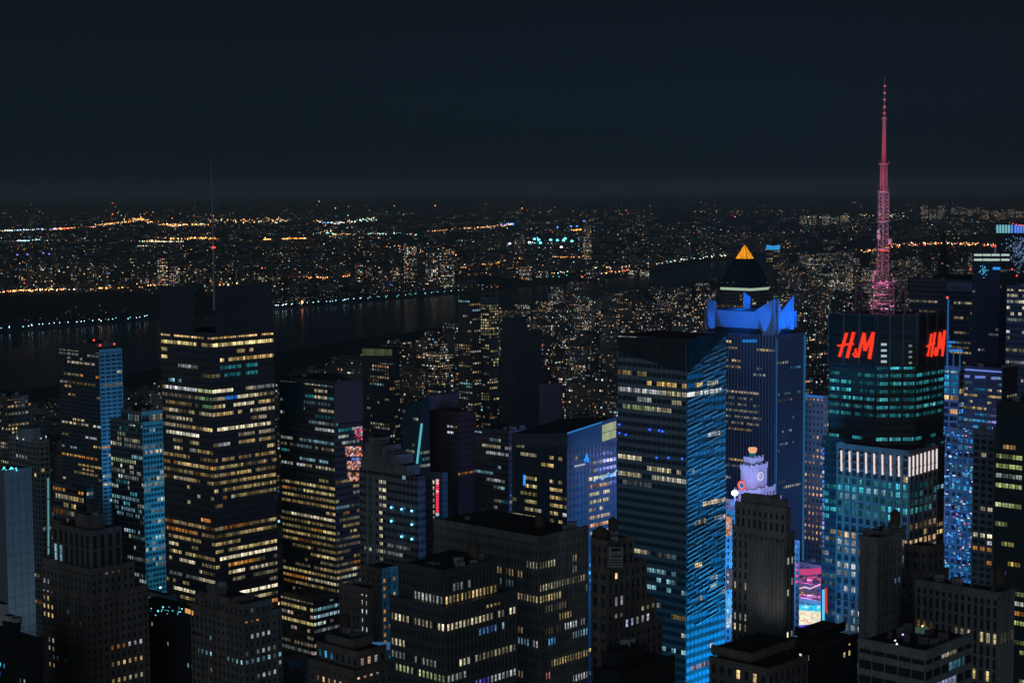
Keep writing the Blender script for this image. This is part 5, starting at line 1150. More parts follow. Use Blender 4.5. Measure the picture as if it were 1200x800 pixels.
hero('blue_capped_tower', 'distant dark tower with a flat glowing blue cap, right of the orange pyramid', 'building', 2300, [D((898, 906, 914), 288)], 'home', p=.2, wall='brick', mech=0, cap=False, pal=PAL_HOME,
     extra=lambda h, r, o: (lambda ti: [face_panel(h, ti, fi, q, EM((.04, .36, .8), .85), 'lit_cap', r, .8) for fi, q in ((0, [(898.5, 287), (906, 288), (906, 293), (898.5, 292)]), (1, [(906, 288), (913.5, 287), (913.5, 292.3), (906, 293)]))])(h['tiers'][0]))

# ---- right foreground
hero('pale_slab_tower', 'grey slab with blank left wall and one column of stair lights, below red-lettered tower', 'building', 560,
     [D((1008, 1029, 1056), 633), D((1012, 1040, 1060), 626, set=8, blank=True)], 'mason', p=.02, wall='greystone', fp={0: 0}, fl=3.4, bay=2.6, pw=1.2, pal=PAL_COOL,
     rows=[(0, 1013.5, 1017, y, C, .9) for y in (665, 672, 680, 688, 697, 706, 716)] + [(0, 1013.5, 1017, 724, O, .9), (0, 1013.5, 1017, 733, C, .7), (1, 1048, 1052, 675, (.2, .5, 1), .8)],
     extra=lambda h, r, o: (lambda ti: [flat_on(*ti.faces[0][:3], [(a, 40), (b, 40), (b, ti.z - .4), (a, ti.z - .4)], .5, .4, M['concrete'], 'blank_wall', r, o) for a, b in ((.05, ti.hit(0, 1013.3, 690)[0]), (ti.hit(0, 1017.4, 690)[0], ti.faces[0][3] - .05))])(h['tiers'][0]))
hero('octagon_block', 'dark many-sided block behind the ribbed slab at lower right', 'building', 610, [D((1056, 1080, 1096, 1111), 672, dirs=[A_V, 2, A_U]), D((1060, 1078, 1094, 1106), 642, dirs=[A_V, 2, A_U], set=2)], 'mason', p=.02, wall='brick', mech=0, pal=PAL_HOME)
hero('ribbed_slab', 'dark slab with pale vertical ribs and two bright warm rows, lower right foreground', 'building', 520, [D((1074, 1171, 1187), 697)], 'rib', p=.0, wall='greystone', bay=2.15, pw=.85, pd=.7, fl=3.9, sh=.9, st=.6, pal=PAL_HOME,
     rows=[(0, 1118, 1170, 739, (1, .82, .5), 1.0), (0, 1138, 1170, 752, (1, .8, .42), .9), (1, 1171, 1186, 739, (1, .85, .5), 1.0), (1, 1171, 1186, 748, Yl, .6), (0, 1134, 1156, 784, Yl, .7, .8), (0, 1078, 1090, 737, O, .5)])
def eq_x(h, r, o):
    for (x, y, c) in ((1049, 750, (.6, .5, 1)), (1051, 754, (.8, .7, 1)), (1058, 743, (.5, .4, 1)), (1081, 733, (1, .8, .3)), (1052, 757, (.3, .8, .4))): beacon(h, r, x, y, 436, .28, c, 2.5, 'roof_lamp')
    ti = h['tiers'][0]; rr = random.Random(3)
    u, v = V2(A_U), V2(A_V); c0 = ti.pts[1]; a = (ti.pts[2] - c0).length; b = (ti.pts[0] - c0).length
    for k in range(9):
        q = c0 + u * a * rr.uniform(.12, .8) + v * b * rr.uniform(.15, .85); w_ = rr.uniform(.7, 1.8); mb = MB(); mb.box(q.x, q.x + w_ * 1.5, q.y, q.y + w_, ti.z, ti.z + rr.uniform(1, 2.6)); mb.build('roof_plant', M['panel'], r, o)
    for k in range(4):
        q = c0 + u * a * rr.uniform(.2, .8) + v * b * rr.uniform(.2, .8); mb = MB(); mb.cyl(q.x, q.y, ti.z, ti.z + rr.uniform(1.2, 2.4), .7, n=10); mb.build('roof_vent', M['panel'], r, o)
    q = c0 + u * a * .72 + v * b * .55; g = MB(); g.box(q.x - 1.6, q.x + 1.6, q.y, q.y + 2.2, ti.z, ti.z + 1.5); g.build('greenhouse', EM((.16, .28, .22), .22), r, o)
hero('banded_front_block', 'nearest block at lower right with pale horizontal bands and cluttered flat roof', 'building', 430, [D((1007, 1084, 1139), 766)], 'office', p=.05, wall='concrete', bay=4, pw=.2, sh=1.7, sd=.35, pd=.2, fl=3.9, extra=eq_x, mech=0, st=.6,
     rows=[(1, 1092, 1130, 776, (.1, .35, .5), .4, .7), (1, 1100, 1118, 770, C, .5, .5), (1, 1120, 1127, 793, (1, .7, .2), 1.1), (1, 1095, 1138, 797, (.55, .65, 1), .7, .7)])

# ---- landmarks in the middle distance
def tow_x(h, r, o):
    pass
hero('lit_stripe_tower', 'residential tower at the river with bright yellow floors down its right side and grey top', 'building', 1900, [D((563, 573, 584), 347, blank=False)], 'home', p=.35, pal=[(Yl, 3), (C, 2)], wall='slate', st=.8, zones=[(340, 357, None, 0), (357, 388, (0, 1), .9, [((1, .8, .35), 1)], .9)], mech=0, cap=False)
hero('riverside_tower_block', 'darker residential tower just left of the yellow-striped one', 'building', 1850, [D((537, 553, 563), 352)], 'home', p=.28, pal=PAL_HOME + [(K, 2)], wall='brick', mech=0, cap=False, st=.8)
hero('green_topped_block', 'low river block with a dim green lit glazed top storey', 'building', 1700, [D((424, 460, 468), 408)], 'home', p=.12, pal=PAL_HOME, st=.5, zones=[(400, 421, None, 0)], wall='panel', mech=0, cap=False, extra=lambda h, r, o: [face_panel(h, h['tiers'][0], 0, [(425 + k * 4.4, 408.3 + k * .13), (428.8 + k * 4.4, 408.4 + k * .13), (428.8 + k * 4.4, 416.5), (425 + k * 4.4, 416.2)], EM((.24, .34, .17), .16 + .04 * (k % 3)), 'lit_panel', r, .6) for k in range(8)])
hero('amber_topped_block', 'dark block with two amber lit rows under its roof, left of the centre apartments', 'building', 1500, [D((433, 456, 462), 424)], 'home', p=.2, st=.6, wall='panel', pal=PAL_HOME, mech=0, rows=[(0, 437, 455, 427.5, (1, .5, .25), .9), (0, 437, 455, 431.5, (1, .55, .3), .9)])

# ================================================================== what hides what (front to back), then build
for h in HEROES: h['depth'] = min(t.Y for t in h['tiers'])
for h in sorted(HEROES, key=lambda a: a['depth']):
    for t in h['tiers']: rast(t.poly, t.top, t.z0, h['depth'])
for h in HEROES: build_hero(h)

# ================================================================== terrain and river
def itab(tab, y):
    if y <= tab[0][0]: return tab[0][1]
    for (a, b), (c, d) in zip(tab[:-1], tab[1:]):
        if y <= c: return b + (d - b) * (y - a) / (c - a)
    return tab[-1][1]
NEAR = [(-1500, -2900), (600, -2000), (2620, -800), (4000, -110), (5390, 520), (7500, 1230), (9500, 1900), (60000, 12000)]
FAR = [(-1500, -5200), (1500, -3000), (3770, -1103), (5100, -149), (6050, 400), (7300, 880), (9500, 1900), (60000, 12000)]
def sst(a, b, x):
    t = max(0., min(1., (x - a) / (b - a))); return t * t * (3 - 2 * t)
def terrain(x, y):
    wob = 18 * mnoise.noise((x / 240, y / 240, 0)) + 5 * mnoise.noise((x / 60, y / 60, 3))
    dn = x - itab(NEAR, y) + wob; df = itab(FAR, y) - x + wob
    if y > 9300: dn = df = 500
    hb = 10 * mnoise.noise((x / 900, y / 900, 7))
    far_ = 110 * sst(15000, 27000, y + .15 * abs(x)) * (.75 + .5 * mnoise.noise((x / 5000, y / 5000, 1)))
    if dn > df:
        return -6 + 10 * sst(-10, 25, dn) + 14 * sst(150, 1200, dn) + (hb * .3 if dn > 200 else 0) + 25 * sst(6500, 9000, y) + far_
    cl = 46 * sst(170, 420, df) * (1 - .75 * sst(1500, 2900, df)) * (.85 + .3 * mnoise.noise((x / 700, y / 700, 4)))
    return -6 + 10 * sst(-10, 25, df) + cl + (hb * .4 if df > 200 else 0) + far_
NR, NC = 330, 460
gv, gf = [], []
for i in range(NR):
    dd = 150 * (46000 / 150) ** (i / (NR - 1))
    for j in range(NC):
        a = R(-62 + 124 * j / (NC - 1)); x, y = dd * math.sin(a), dd * math.cos(a); gv.append((x, y, terrain(x, y)))
for i in range(NR - 1):
    for j in range(NC - 1):
        k = i * NC + j; gf.append((k, k + 1, k + NC + 1, k + NC))
me = bpy.data.meshes.new("ground"); me.from_pydata(gv, [], gf); me.materials.append(wall_mat("city_ground", (.075, .075, .078), .95, .004, .5, .1, streak=False))
me.shade_smooth(); go = bpy.data.objects.new("ground", me); COL.objects.link(go); go["kind"] = "structure"
m, N, L = newmat("river_water")
o_ = N.new("ShaderNodeOutputMaterial"); b_ = N.new("ShaderNodeBsdfPrincipled"); b_.inputs["Base Color"].default_value = (.008, .012, .016, 1)
b_.inputs["Roughness"].default_value = .24; b_.inputs["Specular IOR Level"].default_value = .16; b_.inputs["IOR"].default_value = 1.33
tc = N.new("ShaderNodeTexCoord"); n_ = N.new("ShaderNodeTexNoise"); n_.inputs["Scale"].default_value = .06; n_.inputs["Detail"].default_value = 3
L.new(tc.outputs["Object"], n_.inputs[0]); bp = N.new("ShaderNodeBump"); bp.inputs["Strength"].default_value = .35; bp.inputs["Distance"].default_value = 1.0
L.new(n_.outputs[0], bp.inputs["Height"]); gl = N.new("ShaderNodeBsdfGlossy"); gl.inputs["Roughness"].default_value = .2; df = N.new("ShaderNodeBsdfDiffuse"); df.inputs["Color"].default_value = (.045, .075, .095, 1)
L.new(bp.outputs[0], gl.inputs["Normal"]); mx = N.new("ShaderNodeMixShader"); mx.inputs[0].default_value = .3; L.new(df.outputs[0], mx.inputs[1]); L.new(gl.outputs[0], mx.inputs[2]); N.remove(b_); L.new(mx.outputs[0], o_.inputs[0])
mb = MB(); mb.quad([(-9000, -1500, 0), (9000, -1500, 0), (9000, 9600, 0), (-9000, 9600, 0)]); ro = mb.build("river", m); ro["kind"] = "structure"

# streets by the square: an avenue and two cross streets with kerbs and lane lines
asph = wall_mat("asphalt", (.05, .05, .052), .85, .3, .3, .3, streak=False); conc = wall_mat("pavement", (.2, .2, .2), .9, .4, .2, .2, streak=False)
def street(name, px, py, ang, length, wid):
    c = at(px, py, 1000); c = Vector((c.x, c.y)); d = V2(ang); n = Vector((-d.y, d.x)); zg = 30.0
    def strip(nm, a, b, z, mt, s0=-length / 2, s1=length / 2):
        mb = MB(); q = [c + d * s0 + n * a, c + d * s1 + n * a, c + d * s1 + n * b, c + d * s0 + n * b]
        mb.prism([tuple(v) for v in q][::1], z - .3, z); o = mb.build(nm, mt); o["kind"] = "structure"; return o
    strip(name, -wid / 2, wid / 2, zg, asph); strip('pavement', wid / 2, wid / 2 + 5, zg + .14, conc); strip('pavement', -wid / 2 - 5, -wid / 2, zg + .14, conc)
    mb = MB(); s = -length / 2
    while s < length / 2:
        for off in (-3, 3): 
            q = [c + d * s + n * (off - .1), c + d * (s + 3) + n * (off - .1), c + d * (s + 3) + n * (off + .1), c + d * s + n * (off + .1)]; mb.quad([(v.x, v.y, zg + .004) for v in q])
        s += 9
    o = mb.build('lane_markings', M['white']); o["kind"] = "structure"

# ================================================================== city fabric between the landmarks
YMIN = [(0, 470), (60, 470), (130, 455), (190, 445), (330, 436), (420, 412), (460, 402), (530, 374), (545, 352), (590, 336), (640, 322), (700, 318), (760, 334), (850, 320), (895, 300), (930, 284), (1000, 290), (1060, 300), (1130, 296), (1200, 292)]
def px_range(poly, z):
    xs = [proj((p[0], p[1], z))[0] for p in poly]; return min(xs), max(xs)
def rect(cx, cy, a, b, ang):
    u, v = V2(ang), V2(ang + 90); c = Vector((cx, cy))
    return [tuple(c + u * i * a / 2 + v * j * b / 2) for i, j in ((-1, -1), (1, -1), (1, 1), (-1, 1))]
hero_pts = [(t.poly, t.Y) for h in HEROES for t in h['tiers'][:1]]
def near_hero(cx, cy, r):
    for poly, _ in hero_pts:
        x0 = min(p[0] for p in poly) - r; x1 = max(p[0] for p in poly) + r; y0 = min(p[1] for p in poly) - r; y1 = max(p[1] for p in poly) + r
        if x0 < cx < x1 and y0 < cy < y1: return True
    return False
rr = random.Random(21); cand = []
u, v = V2(A_U), V2(A_V)
su, sv = 46.0, 58.0
for i in range(0, 260):
    for j in range(-150, 150):
        if j % 3 == 2 and rr.random() < .3: pass
        c = u * (i * su * (1 + i * .004)) + v * (j * sv) + Vector((rr.uniform(-9, 9), rr.uniform(-9, 9)))
        x, y = c.x, c.y
        if not 820 < y < 9200: continue
        px, py = proj((x, y, 20))
        if not -30 < px < 1230: continue
        dn = x - itab(NEAR, y)
        if dn < 45: continue
        far_f = y / 3000
        if y > 3200 and rr.random() > (3200 / y) ** 1.5: continue
        r_ = rr.random()
        inland = sst(100, 900, dn)
        if r_ < .52: hgt = rr.uniform(14, 30)
        elif r_ < .86: hgt = rr.uniform(30, 62)
        else: hgt = rr.uniform(60, 125) * (.7 + .3 * inland)
        if y > 2600: hgt *= 1.0
        if y < 1180: hgt = rr.uniform(14, 42)
        elif y < 1450: hgt = min(hgt, rr.uniform(30, 75))
        a, b = rr.uniform(18, 36), rr.uniform(20, 48)
        if hgt > 60: a, b = rr.uniform(18, 30), rr.uniform(20, 36)
        if near_hero(x, y, 26): continue
        zg = terrain(x, y); ym = itab(YMIN, px) + abs(rr.gauss(0, 22))
        zmax = Tier.zat(px, ym, Vector((x, y)))
        hgt = min(hgt, zmax - zg)
        if hgt < 9: continue
        ang = A_U + (rr.uniform(-2, 2) if y < 3000 else rr.uniform(-6, 6))
        cand.append((y, x, zg, hgt, rect(x, y, a, b, ang), a, b))
cand.sort()
vis = []
for cdd in cand:
    y, x, zg, hgt, poly, a, b = cdd
    n_v, tot = rast(poly, [zg + hgt] * 4, zg, min(p[1] for p in poly))
    if n_v >= 2: vis.append((n_v, cdd))
vis.sort(key=lambda a: -a[0])
print("CITY candidates", len(cand), "visible", len(vis))
def litshare(x, y, hgt):
    px = proj((x, y, 30))[0]
    base = .05 if px < 420 else .15
    if y < 1300: base *= .45
    return base * rr.choice((.3, .7, 1, 1.3, 1.9)) + (.06 if hgt > 60 else 0)
def block(mb, cdd, seed, lit, tone, detail=True):
    y, x, zg, hgt, poly, a, b = cdd
    col = (seed, lit, .5, tone)
    c = Vector((x, y)); top = zg + hgt
    def sc(s_, p=poly): return [tuple(c + (Vector(q) - c) * s_) for q in p]
    if detail and hgt > 45 and seed > .45:
        z1 = zg + hgt * rr.uniform(.6, .85); mb.prism(poly, zg - 4, z1, col=col, uvoff=seed * 40, roofcol=(0, 0, 0, .1)); mb.prism(sc(rr.uniform(.62, .82)), z1, top, col=col, uvoff=seed * 90, roofcol=(0, 0, 0, .1))
    else: mb.prism(poly, zg - 4, top, col=col, uvoff=seed * 40, roofcol=(0, 0, 0, .1))
    if detail:
        s_ = rr.uniform(.2, .4); off = Vector((rr.uniform(-.2, .2) * a, rr.uniform(-.2, .2) * b))
        mb.prism([tuple(Vector(q) + off) for q in sc(s_)], top, top + rr.uniform(2.5, 5), col=(seed, 0, 0, tone), roofcol=(0, 0, 0, .1))
        if hgt < 60 and seed < .5:
            q = c - off * 1.3; mb.cyl(q.x, q.y, top, top + 4.2, 1.7, 1.7, 8); mb.cyl(q.x, q.y, top + 4.2, top + 5.8, 1.8, .1, 8)
SIZE = lambda hgt: 'low' if hgt < 26 else ('mid-height' if hgt < 48 else ('tall' if hgt < 75 else 'very tall'))
ind = vis[:290]; rest = vis[290:]
marks = [(h['depth'], h) for h in HEROES]
SHORT = {'brick_tower': 'the stepped brick tower', 'concrete_slab_tower': 'the blank concrete slab', 'balcony_tower': 'the blue-sided apartment tower', 'banded_slab_tower': 'the cyan-lit slab', 'glass_tower': 'the tall left tower', 'stepped_roof_tower': 'the stepped-roof tower',
         'teal_glass_prism': 'the teal prism', 'copper_tower': 'the copper tower', 'blue_edged_glass_block': 'the blue-edged glass block', 'ribbed_tower': 'the ribbed tower', 'blue_mirror_tower': 'the blue mirror tower', 'crowned_tower': 'the blue-crowned tower', 'sign_tower': 'the red-lettered tower',
         'blank_dark_tower': 'the windowless tower', 'signboard_office': 'the signboard office', 'hotel_slab': 'the mauve hotel', 'office_tower': 'the mauve-topped office', 'blank_grey_block': 'the plain grey block', 'green_topped_block': 'the green-topped block', 'purple_edged_block': 'the violet-edged block', 'green_lit_tower': 'the green-lit tower'}
labels = []
for n_v, cdd in ind:
    y, x, zg, hgt, poly, a, b = cdd
    seed = rr.random(); lit = litshare(x, y, hgt); tone = rr.random() ** 2
    mb = MB(); block(mb, cdd, seed, lit, tone)
    org = (x, y, zg); o = mb.build('apartment_block', CITY, None, org, attr=True)
    px, py = proj((x, y, zg + hgt)); best = None
    for h in HEROES:
        if h['name'] not in SHORT: continue
        t = h['tiers'][-1]; cx = sum(proj((p[0], p[1], t.top[0]))[0] for p in t.pts) / len(t.pts); cyy = proj((t.pts[1].x, t.pts[1].y, t.top[1]))[1]
        d_ = abs(px - cx) + .6 * abs(py - cyy)
        if best is None or d_ < best[0]: best = (d_, h, px - cx, py - cyy)
    nm = SHORT[best[1]['name']]; dx, dy = best[2], best[3]
    rel = ('left of ' if dx < -25 else 'right of ' if dx > 25 else 'above ' if dy < -8 else 'beside ')
    litw = 'almost unlit' if lit < .05 else 'sparsely lit' if lit < .12 else 'busily lit'
    base = f"{SIZE(hgt)} {litw} {'pale' if tone > .4 else 'dark'} block {rel}{nm}"
    labels.append([base, px, o])
by = {}
for a_ in labels: by.setdefault(a_[0], []).append(a_)
ORD = ['leftmost', 'second', 'third', 'fourth', 'fifth', 'sixth', 'seventh', 'eighth', 'ninth', 'tenth', 'eleventh', 'twelfth']
for base, ls in by.items():
    ls.sort(key=lambda a: a[1])
    for i, (b_, px, o) in enumerate(ls):
        lab = base if len(ls) == 1 else (f"{base}, leftmost of these" if i == 0 else f"{base}, {ORD[min(i, 11)]} from left")
        tag(o, lab, 'building', 'apartment blocks across the city')
mb = MB()
for n_v, cdd in rest:
    lit = litshare(cdd[1], cdd[0], cdd[3]); block(mb, cdd, rr.random(), lit * 1.1, rr.random() ** 2, detail=cdd[0] < 3500)
o = mb.build('distant_city_blocks', CITY, attr=True); tag(o, 'mass of distant lit apartment blocks filling the city up to the river', 'buildings', kind='stuff')

# ---- the far bank: towers along the cliff, then a carpet of low blocks
def ground_hit(px, py, zoff=0.0):
    d = ray(px, py); t = 500.0; st = 40.0
    while t < 60000:
        p = CAM + d * t
        if p.z - zoff <= max(terrain(p.x, p.y), 0): break
        t += st * (1 + t / 4000)
    lo, hi = t - st * (1 + t / 4000) * 1.1, t
    for _ in range(14):
        m_ = (lo + hi) / 2; p = CAM + d * m_
        if p.z - zoff <= max(terrain(p.x, p.y), 0): hi = m_
        else: lo = m_
    return CAM + d * hi
fb = 0; rr = random.Random(33)
FT = []
for (x0, x1, yb, yt, n_, lit) in ((22, 72, 339, 305, 6, .30), (72, 130, 338, 308, 6, .26), (140, 188, 337, 318, 4, .24), (184, 212, 338, 297, 2, .6), (214, 242, 338, 306, 2, .38), (255, 330, 336, 318, 4, .2), (415, 450, 333, 308, 3, .3), (472, 491, 336, 287, 1, .55), (497, 516, 338, 296, 1, .6), (514, 534, 338, 292, 1, .65), (442, 470, 334, 312, 2, .35), (606, 645, 326, 312, 2, .7), (602, 617, 300, 277, 1, .25), (682, 694, 303, 264, 1, .55), (686, 710, 330, 312, 2, .25), (735, 762, 322, 314, 2, 1.0), (936, 958, 264, 250, 2, .5), (962, 995, 262, 250, 3, .5), (1078, 1108, 258, 240, 3, .55), (1114, 1150, 252, 242, 4, .4), (1150, 1200, 256, 244, 5, .4)):
    for k in range(n_):
        xa = x0 + (x1 - x0) * (k + .08) / n_; xb = x0 + (x1 - x0) * (k + .92) / n_
        g_ = ground_hit((xa + xb) / 2, yb + rr.uniform(-1.5, 1.5)); D_ = math.hypot(g_.x, g_.y)
        ytop = yt + (rr.uniform(0, (yb - yt) * .45) if n_ > 1 else 0)
        zt = Tier.zat((xa + xb) / 2, ytop, Vector((g_.x, g_.y))); wd = (xb - xa) / F * D_
        ang = rr.uniform(15, 40); poly = rect(g_.x, g_.y, wd * .8, wd * .55, ang)
        seed = rr.random(); mb = MB(); col = (seed, lit * rr.uniform(.35, .7), .5, rr.random() * .5)
        zb_ = terrain(g_.x, g_.y) - 3
        mb.prism(poly, zb_, zt, col=col, uvoff=seed * 50, roofcol=(0, 0, 0, .1)); c_ = Vector((g_.x, g_.y))
        mb.prism([tuple(c_ + (Vector(q) - c_) * .4) for q in poly], zt, zt + 5, col=(seed, 0, 0, .2), roofcol=(0, 0, 0, .1))
        far_ = D_ > 3900
        o = mb.build('far_bank_tower', FARCITY if far_ else CITY, None, (g_.x, g_.y, zb_), attr=True); FT.append((xa, o, lit, yt, ytop))
FT.sort(key=lambda a: a[0])
for i, (xa, o, lit, yt, ytop) in enumerate(FT):
    tall = 'tall' if ytop < 300 else 'mid-height'; dens = 'brightly dotted' if lit > .45 else 'dimly dotted'
    where = 'left of the thin mast' if xa < 246 else 'between the mast and the river bend' if xa < 470 else 'at the river bend' if xa < 540 else 'near the cyan floodlights' if xa < 720 else 'left of the orange pyramid' if xa < 860 else 'on the ridge left of the mast' if xa < 1033 else 'on the ridge right of the mast'
    o['_b'] = f"{tall} {dens} far-bank tower {where}"
by = {}
for a_ in FT: by.setdefault(a_[1]['_b'], []).append(a_[1])
for base, ls in by.items():
    for i, o in enumerate(ls):
        lab = base if len(ls) == 1 else (f"{base}, leftmost" if i == 0 else f"{base}, {ORD[min(i, 11)]} from left")
        del o['_b']; tag(o, lab, 'building', 'towers on the far bank')
mb = MB(); rr = random.Random(44)
for k in range(2600):
    px = rr.uniform(-10, 1210); py = 250 + 92 * rr.random() ** .8
    if px > 560 and py > 325 - (px - 560) * .02: continue
    g_ = ground_hit(px, py)
    if g_.x > itab(FAR, g_.y) - 120 and g_.y < 9300: continue
    D_ = math.hypot(g_.x, g_.y); s_ = rr.uniform(12, 34) * (1 + D_ / 9000); hh = rr.uniform(7, 20)
    mb.prism(rect(g_.x, g_.y, s_, s_ * rr.uniform(.5, 1), rr.uniform(0, 90)), g_.z - 3, g_.z + hh, col=(rr.random(), .035, .5, rr.random() * .4), uvoff=rr.random() * 30, roofcol=(0, 0, 0, .1))
o = mb.build('distant_low_buildings', FARCITY, attr=True); tag(o, 'low distant buildings spread over the far bank and hills', 'buildings', kind='stuff')

# ================================================================== lamps: streets, shore, floodlights
rr = random.Random(5)
ORG, WRM, WHT, CYN, BLU, RED, GRN = (1, .36, .07), (1, .62, .28), (1, .9, .75), (.25, .85, .9), (.2, .4, 1), (1, .08, .05), (.5, 1, .6)
def lampc(w_):
    t = sum(a[1] for a in w_); r_ = rr.random() * t
    for c_, k in w_:
        r_ -= k
        if r_ <= 0: return c_
    return w_[-1][0]
MIX = [(ORG, 7), (WRM, 5), (WHT, 2.2), (CYN, 1.6), (BLU, .6), (RED, .8), (GRN, .5)]
DL = MB()
def lamp(mb, px, py, c_, k, size=.42, zoff=7, water_ok=False):
    g_ = ground_hit(px, py, zoff)
    if not water_ok and terrain(g_.x, g_.y) < 0: return None
    D_ = g_.length if g_.length > 1 else 1
    r_ = D_ / F * size * rr.uniform(.75, 1.25)
    z_ = max(terrain(g_.x, g_.y), 0) + zoff
    mb.octa((g_.x, g_.y, z_), r_, (c_[0] * k, c_[1] * k, c_[2] * k, 1)); return (g_.x, g_.y, z_)
def bright(): return .12 + 1.5 * rr.random() ** 4
def pline(pts, n_, mix, jit=.8, kb=1.0, size=.42):
    n_ = int(n_ * 1.5)
    L_ = [math.hypot(b[0] - a[0], b[1] - a[1]) for a, b in zip(pts[:-1], pts[1:])]; T_ = sum(L_)
    for k in range(n_):
        s = rr.random() * T_
        for (a, b, l_) in zip(pts[:-1], pts[1:], L_):
            if s <= l_: break
            s -= l_
        f = min(1, s / l_); lamp(DL, a[0] + (b[0] - a[0]) * f + rr.gauss(0, jit), a[1] + (b[1] - a[1]) * f + rr.gauss(0, jit * .35), lampc(mix), (.4 + rr.random() ** 2 * 1.7) * kb, size * 1.22)
def blob(x0, x1, y0, y1, n_, mix, kb=1.0, size=.42):
    for k in range(n_): lamp(DL, rr.uniform(x0, x1), rr.uniform(y0, y1), lampc(mix), bright() * kb, size * rr.choice((.7, 1, 1, 1.3)))
# general scatter, thinning towards the horizon
for k in range(2300):
    y_ = 246 + 96 * rr.random() ** 1.1; x_ = rr.uniform(-5, 620)
    if mnoise.noise((x_ / 60, y_ / 14, 2)) < .02: continue
    if 262 < y_ < 340 or rr.random() < .7: lamp(DL, x_, y_, lampc(MIX), bright() * .8, .36)
for k in range(2000):
    y_ = 246 + 84 * rr.random() ** 1.2; x_ = rr.uniform(600, 1205)
    if mnoise.noise((x_ / 55, y_ / 12, 9)) < .04: continue
    lamp(DL, x_, y_, lampc(MIX), bright() * .75, .36)
for k in range(150): lamp(DL, rr.uniform(0, 1200), rr.uniform(236, 247), lampc(MIX), bright() * .5, .34)
pline([(0, 270.5), (50, 268.5), (75, 268)], 60, [(WHT, 3), (CYN, 2), (BLU, 1), (ORG, 1)], 1, 1.0)
pline([(50, 268.5), (85, 267.5), (112, 266)], 60, [(RED, 3), (ORG, 2), (WHT, .6)], 1, 1.1)
pline([(112, 264), (140, 261), (160, 259)], 45, [(ORG, 4), (WRM, 1), (CYN, .6)], 1.5)
pline([(148, 257), (170, 257), (180, 262), (200, 264), (240, 263)], 110, [(ORG, 6), (WRM, 2), (WHT, .8), (GRN, .4)], 2.2, 1.15)
pline([(240, 258), (290, 259), (340, 258)], 60, [(WRM, 3), (ORG, 2), (WHT, 1), (CYN, 1)], 3)
pline([(160, 288), (185, 286.5), (200, 287), (215, 288)], 55, [(GRN, 2), (WHT, 2), (WRM, 2)], 1.5, .9)
pline([(175, 282), (190, 279), (212, 280), (235, 278), (255, 280)], 70, [(ORG, 4), (WRM, 3)], 2, 1.1)
pline([(310, 285), (325, 284), (345, 283), (362, 281)], 70, [(ORG, 5), (WRM, 1)], 1.6, 1.3, .5)
pline([(372, 259), (390, 262), (420, 259), (440, 256)], 60, [(CYN, 2), (WHT, 2), (WRM, 2), (BLU, 1)], 3, 1.0)
pline([(376, 271), (392, 275), (410, 274)], 40, [(WRM, 2), (CYN, 2), (ORG, 2)], 3)
blob(378, 420, 262, 280, 50, [(WRM, 3), (WHT, 2), (ORG, 3), (CYN, 1)], 1.0)
pline([(500, 271), (540, 268), (580, 265), (600, 263)], 60, [(ORG, 4), (WHT, 1), (WRM, 2)], 1.4)
pline([(590, 263), (612, 261)], 14, [(BLU, 4), (WHT, 1)], 1.2, 1.2)
pline([(430, 274), (470, 273), (490, 275)], 25, [(CYN, 2), (WHT, 1)], 1.4, .7)
blob(0, 60, 277, 286, 50, [(WHT, 2), (BLU, 2), (CYN, 3)], .9)
pline([(18, 283), (46, 281)], 28, [(BLU, 2), (CYN, 2), (WHT, 2)], 1.2, 1.1)
pline([(0, 341.5), (50, 339.5), (100, 338.5), (150, 336), (190, 334)], 95, [(ORG, 5), (WRM, 3), (WHT, 1), (RED, .8)], 1.6, 1.15, .5)
pline([(255, 333), (318, 328), (345, 326), (375, 325), (410, 323)], 80, [(ORG, 5), (WRM, 2), (RED, .6)], 1.6, 1.0, .48)
pline([(540, 314), (560, 311), (575, 309), (590, 306), (605, 303.5), (622, 302)], 75, [(ORG, 6), (WRM, 2)], 1.3, 1.2, .48)
pline([(625, 302), (660, 301), (690, 300.5)], 30, [(ORG, 4), (WRM, 2)], 1.2, .9)
pline([(455, 288), (520, 300), (560, 312)], 30, MIX, 6, .8)
pline([(640, 321), (700, 314), (770, 309), (800, 304), (850, 299)], 80, [(WHT, 3), (CYN, 2), (WRM, 2), (ORG, 1)], 1.8, .9)
pline([(680, 324), (720, 318), (740, 316)], 30, [(ORG, 2), (RED, 1), (WRM, 2)], 2)
pline([(1010, 295), (1060, 286), (1110, 285), (1170, 287)], 90, [(WRM, 3), (ORG, 2), (WHT, 2), (RED, 1.5)], 2.5, 1.0)
pline([(940, 256), (1000, 253), (1060, 252)], 40, [(WRM, 2), (WHT, 2)], 4, .7)
blob(600, 690, 276, 293, 46, [(CYN, 5), (BLU, 2), (WHT, 2)], 1.8, .5)
blob(120, 260, 250, 268, 50, [(ORG, 6), (WRM, 2), (RED, 1)], 1.4)
blob(300, 440, 252, 290, 90, [(ORG, 5), (WRM, 3), (WHT, 1), (CYN, 1)], 1.3)
blob(255, 420, 296, 330, 70, [(ORG, 6), (WRM, 3), (RED, 1)], 1.1)
blob(585, 700, 258, 276, 50, [(BLU, 2), (CYN, 3), (WHT, 2), (ORG, 2)], 1.0)
pline([(670, 270), (682, 269)], 16, [(ORG, 1)], .9, 1.3, .6)
blob(135, 240, 305, 332, 60, [(ORG, 4), (WRM, 3), (CYN, 1)], .9)
blob(480, 600, 300, 322, 50, MIX, .7)
blob(185, 242, 318, 336, 40, [(CYN, 4), (WRM, 1)], .7)
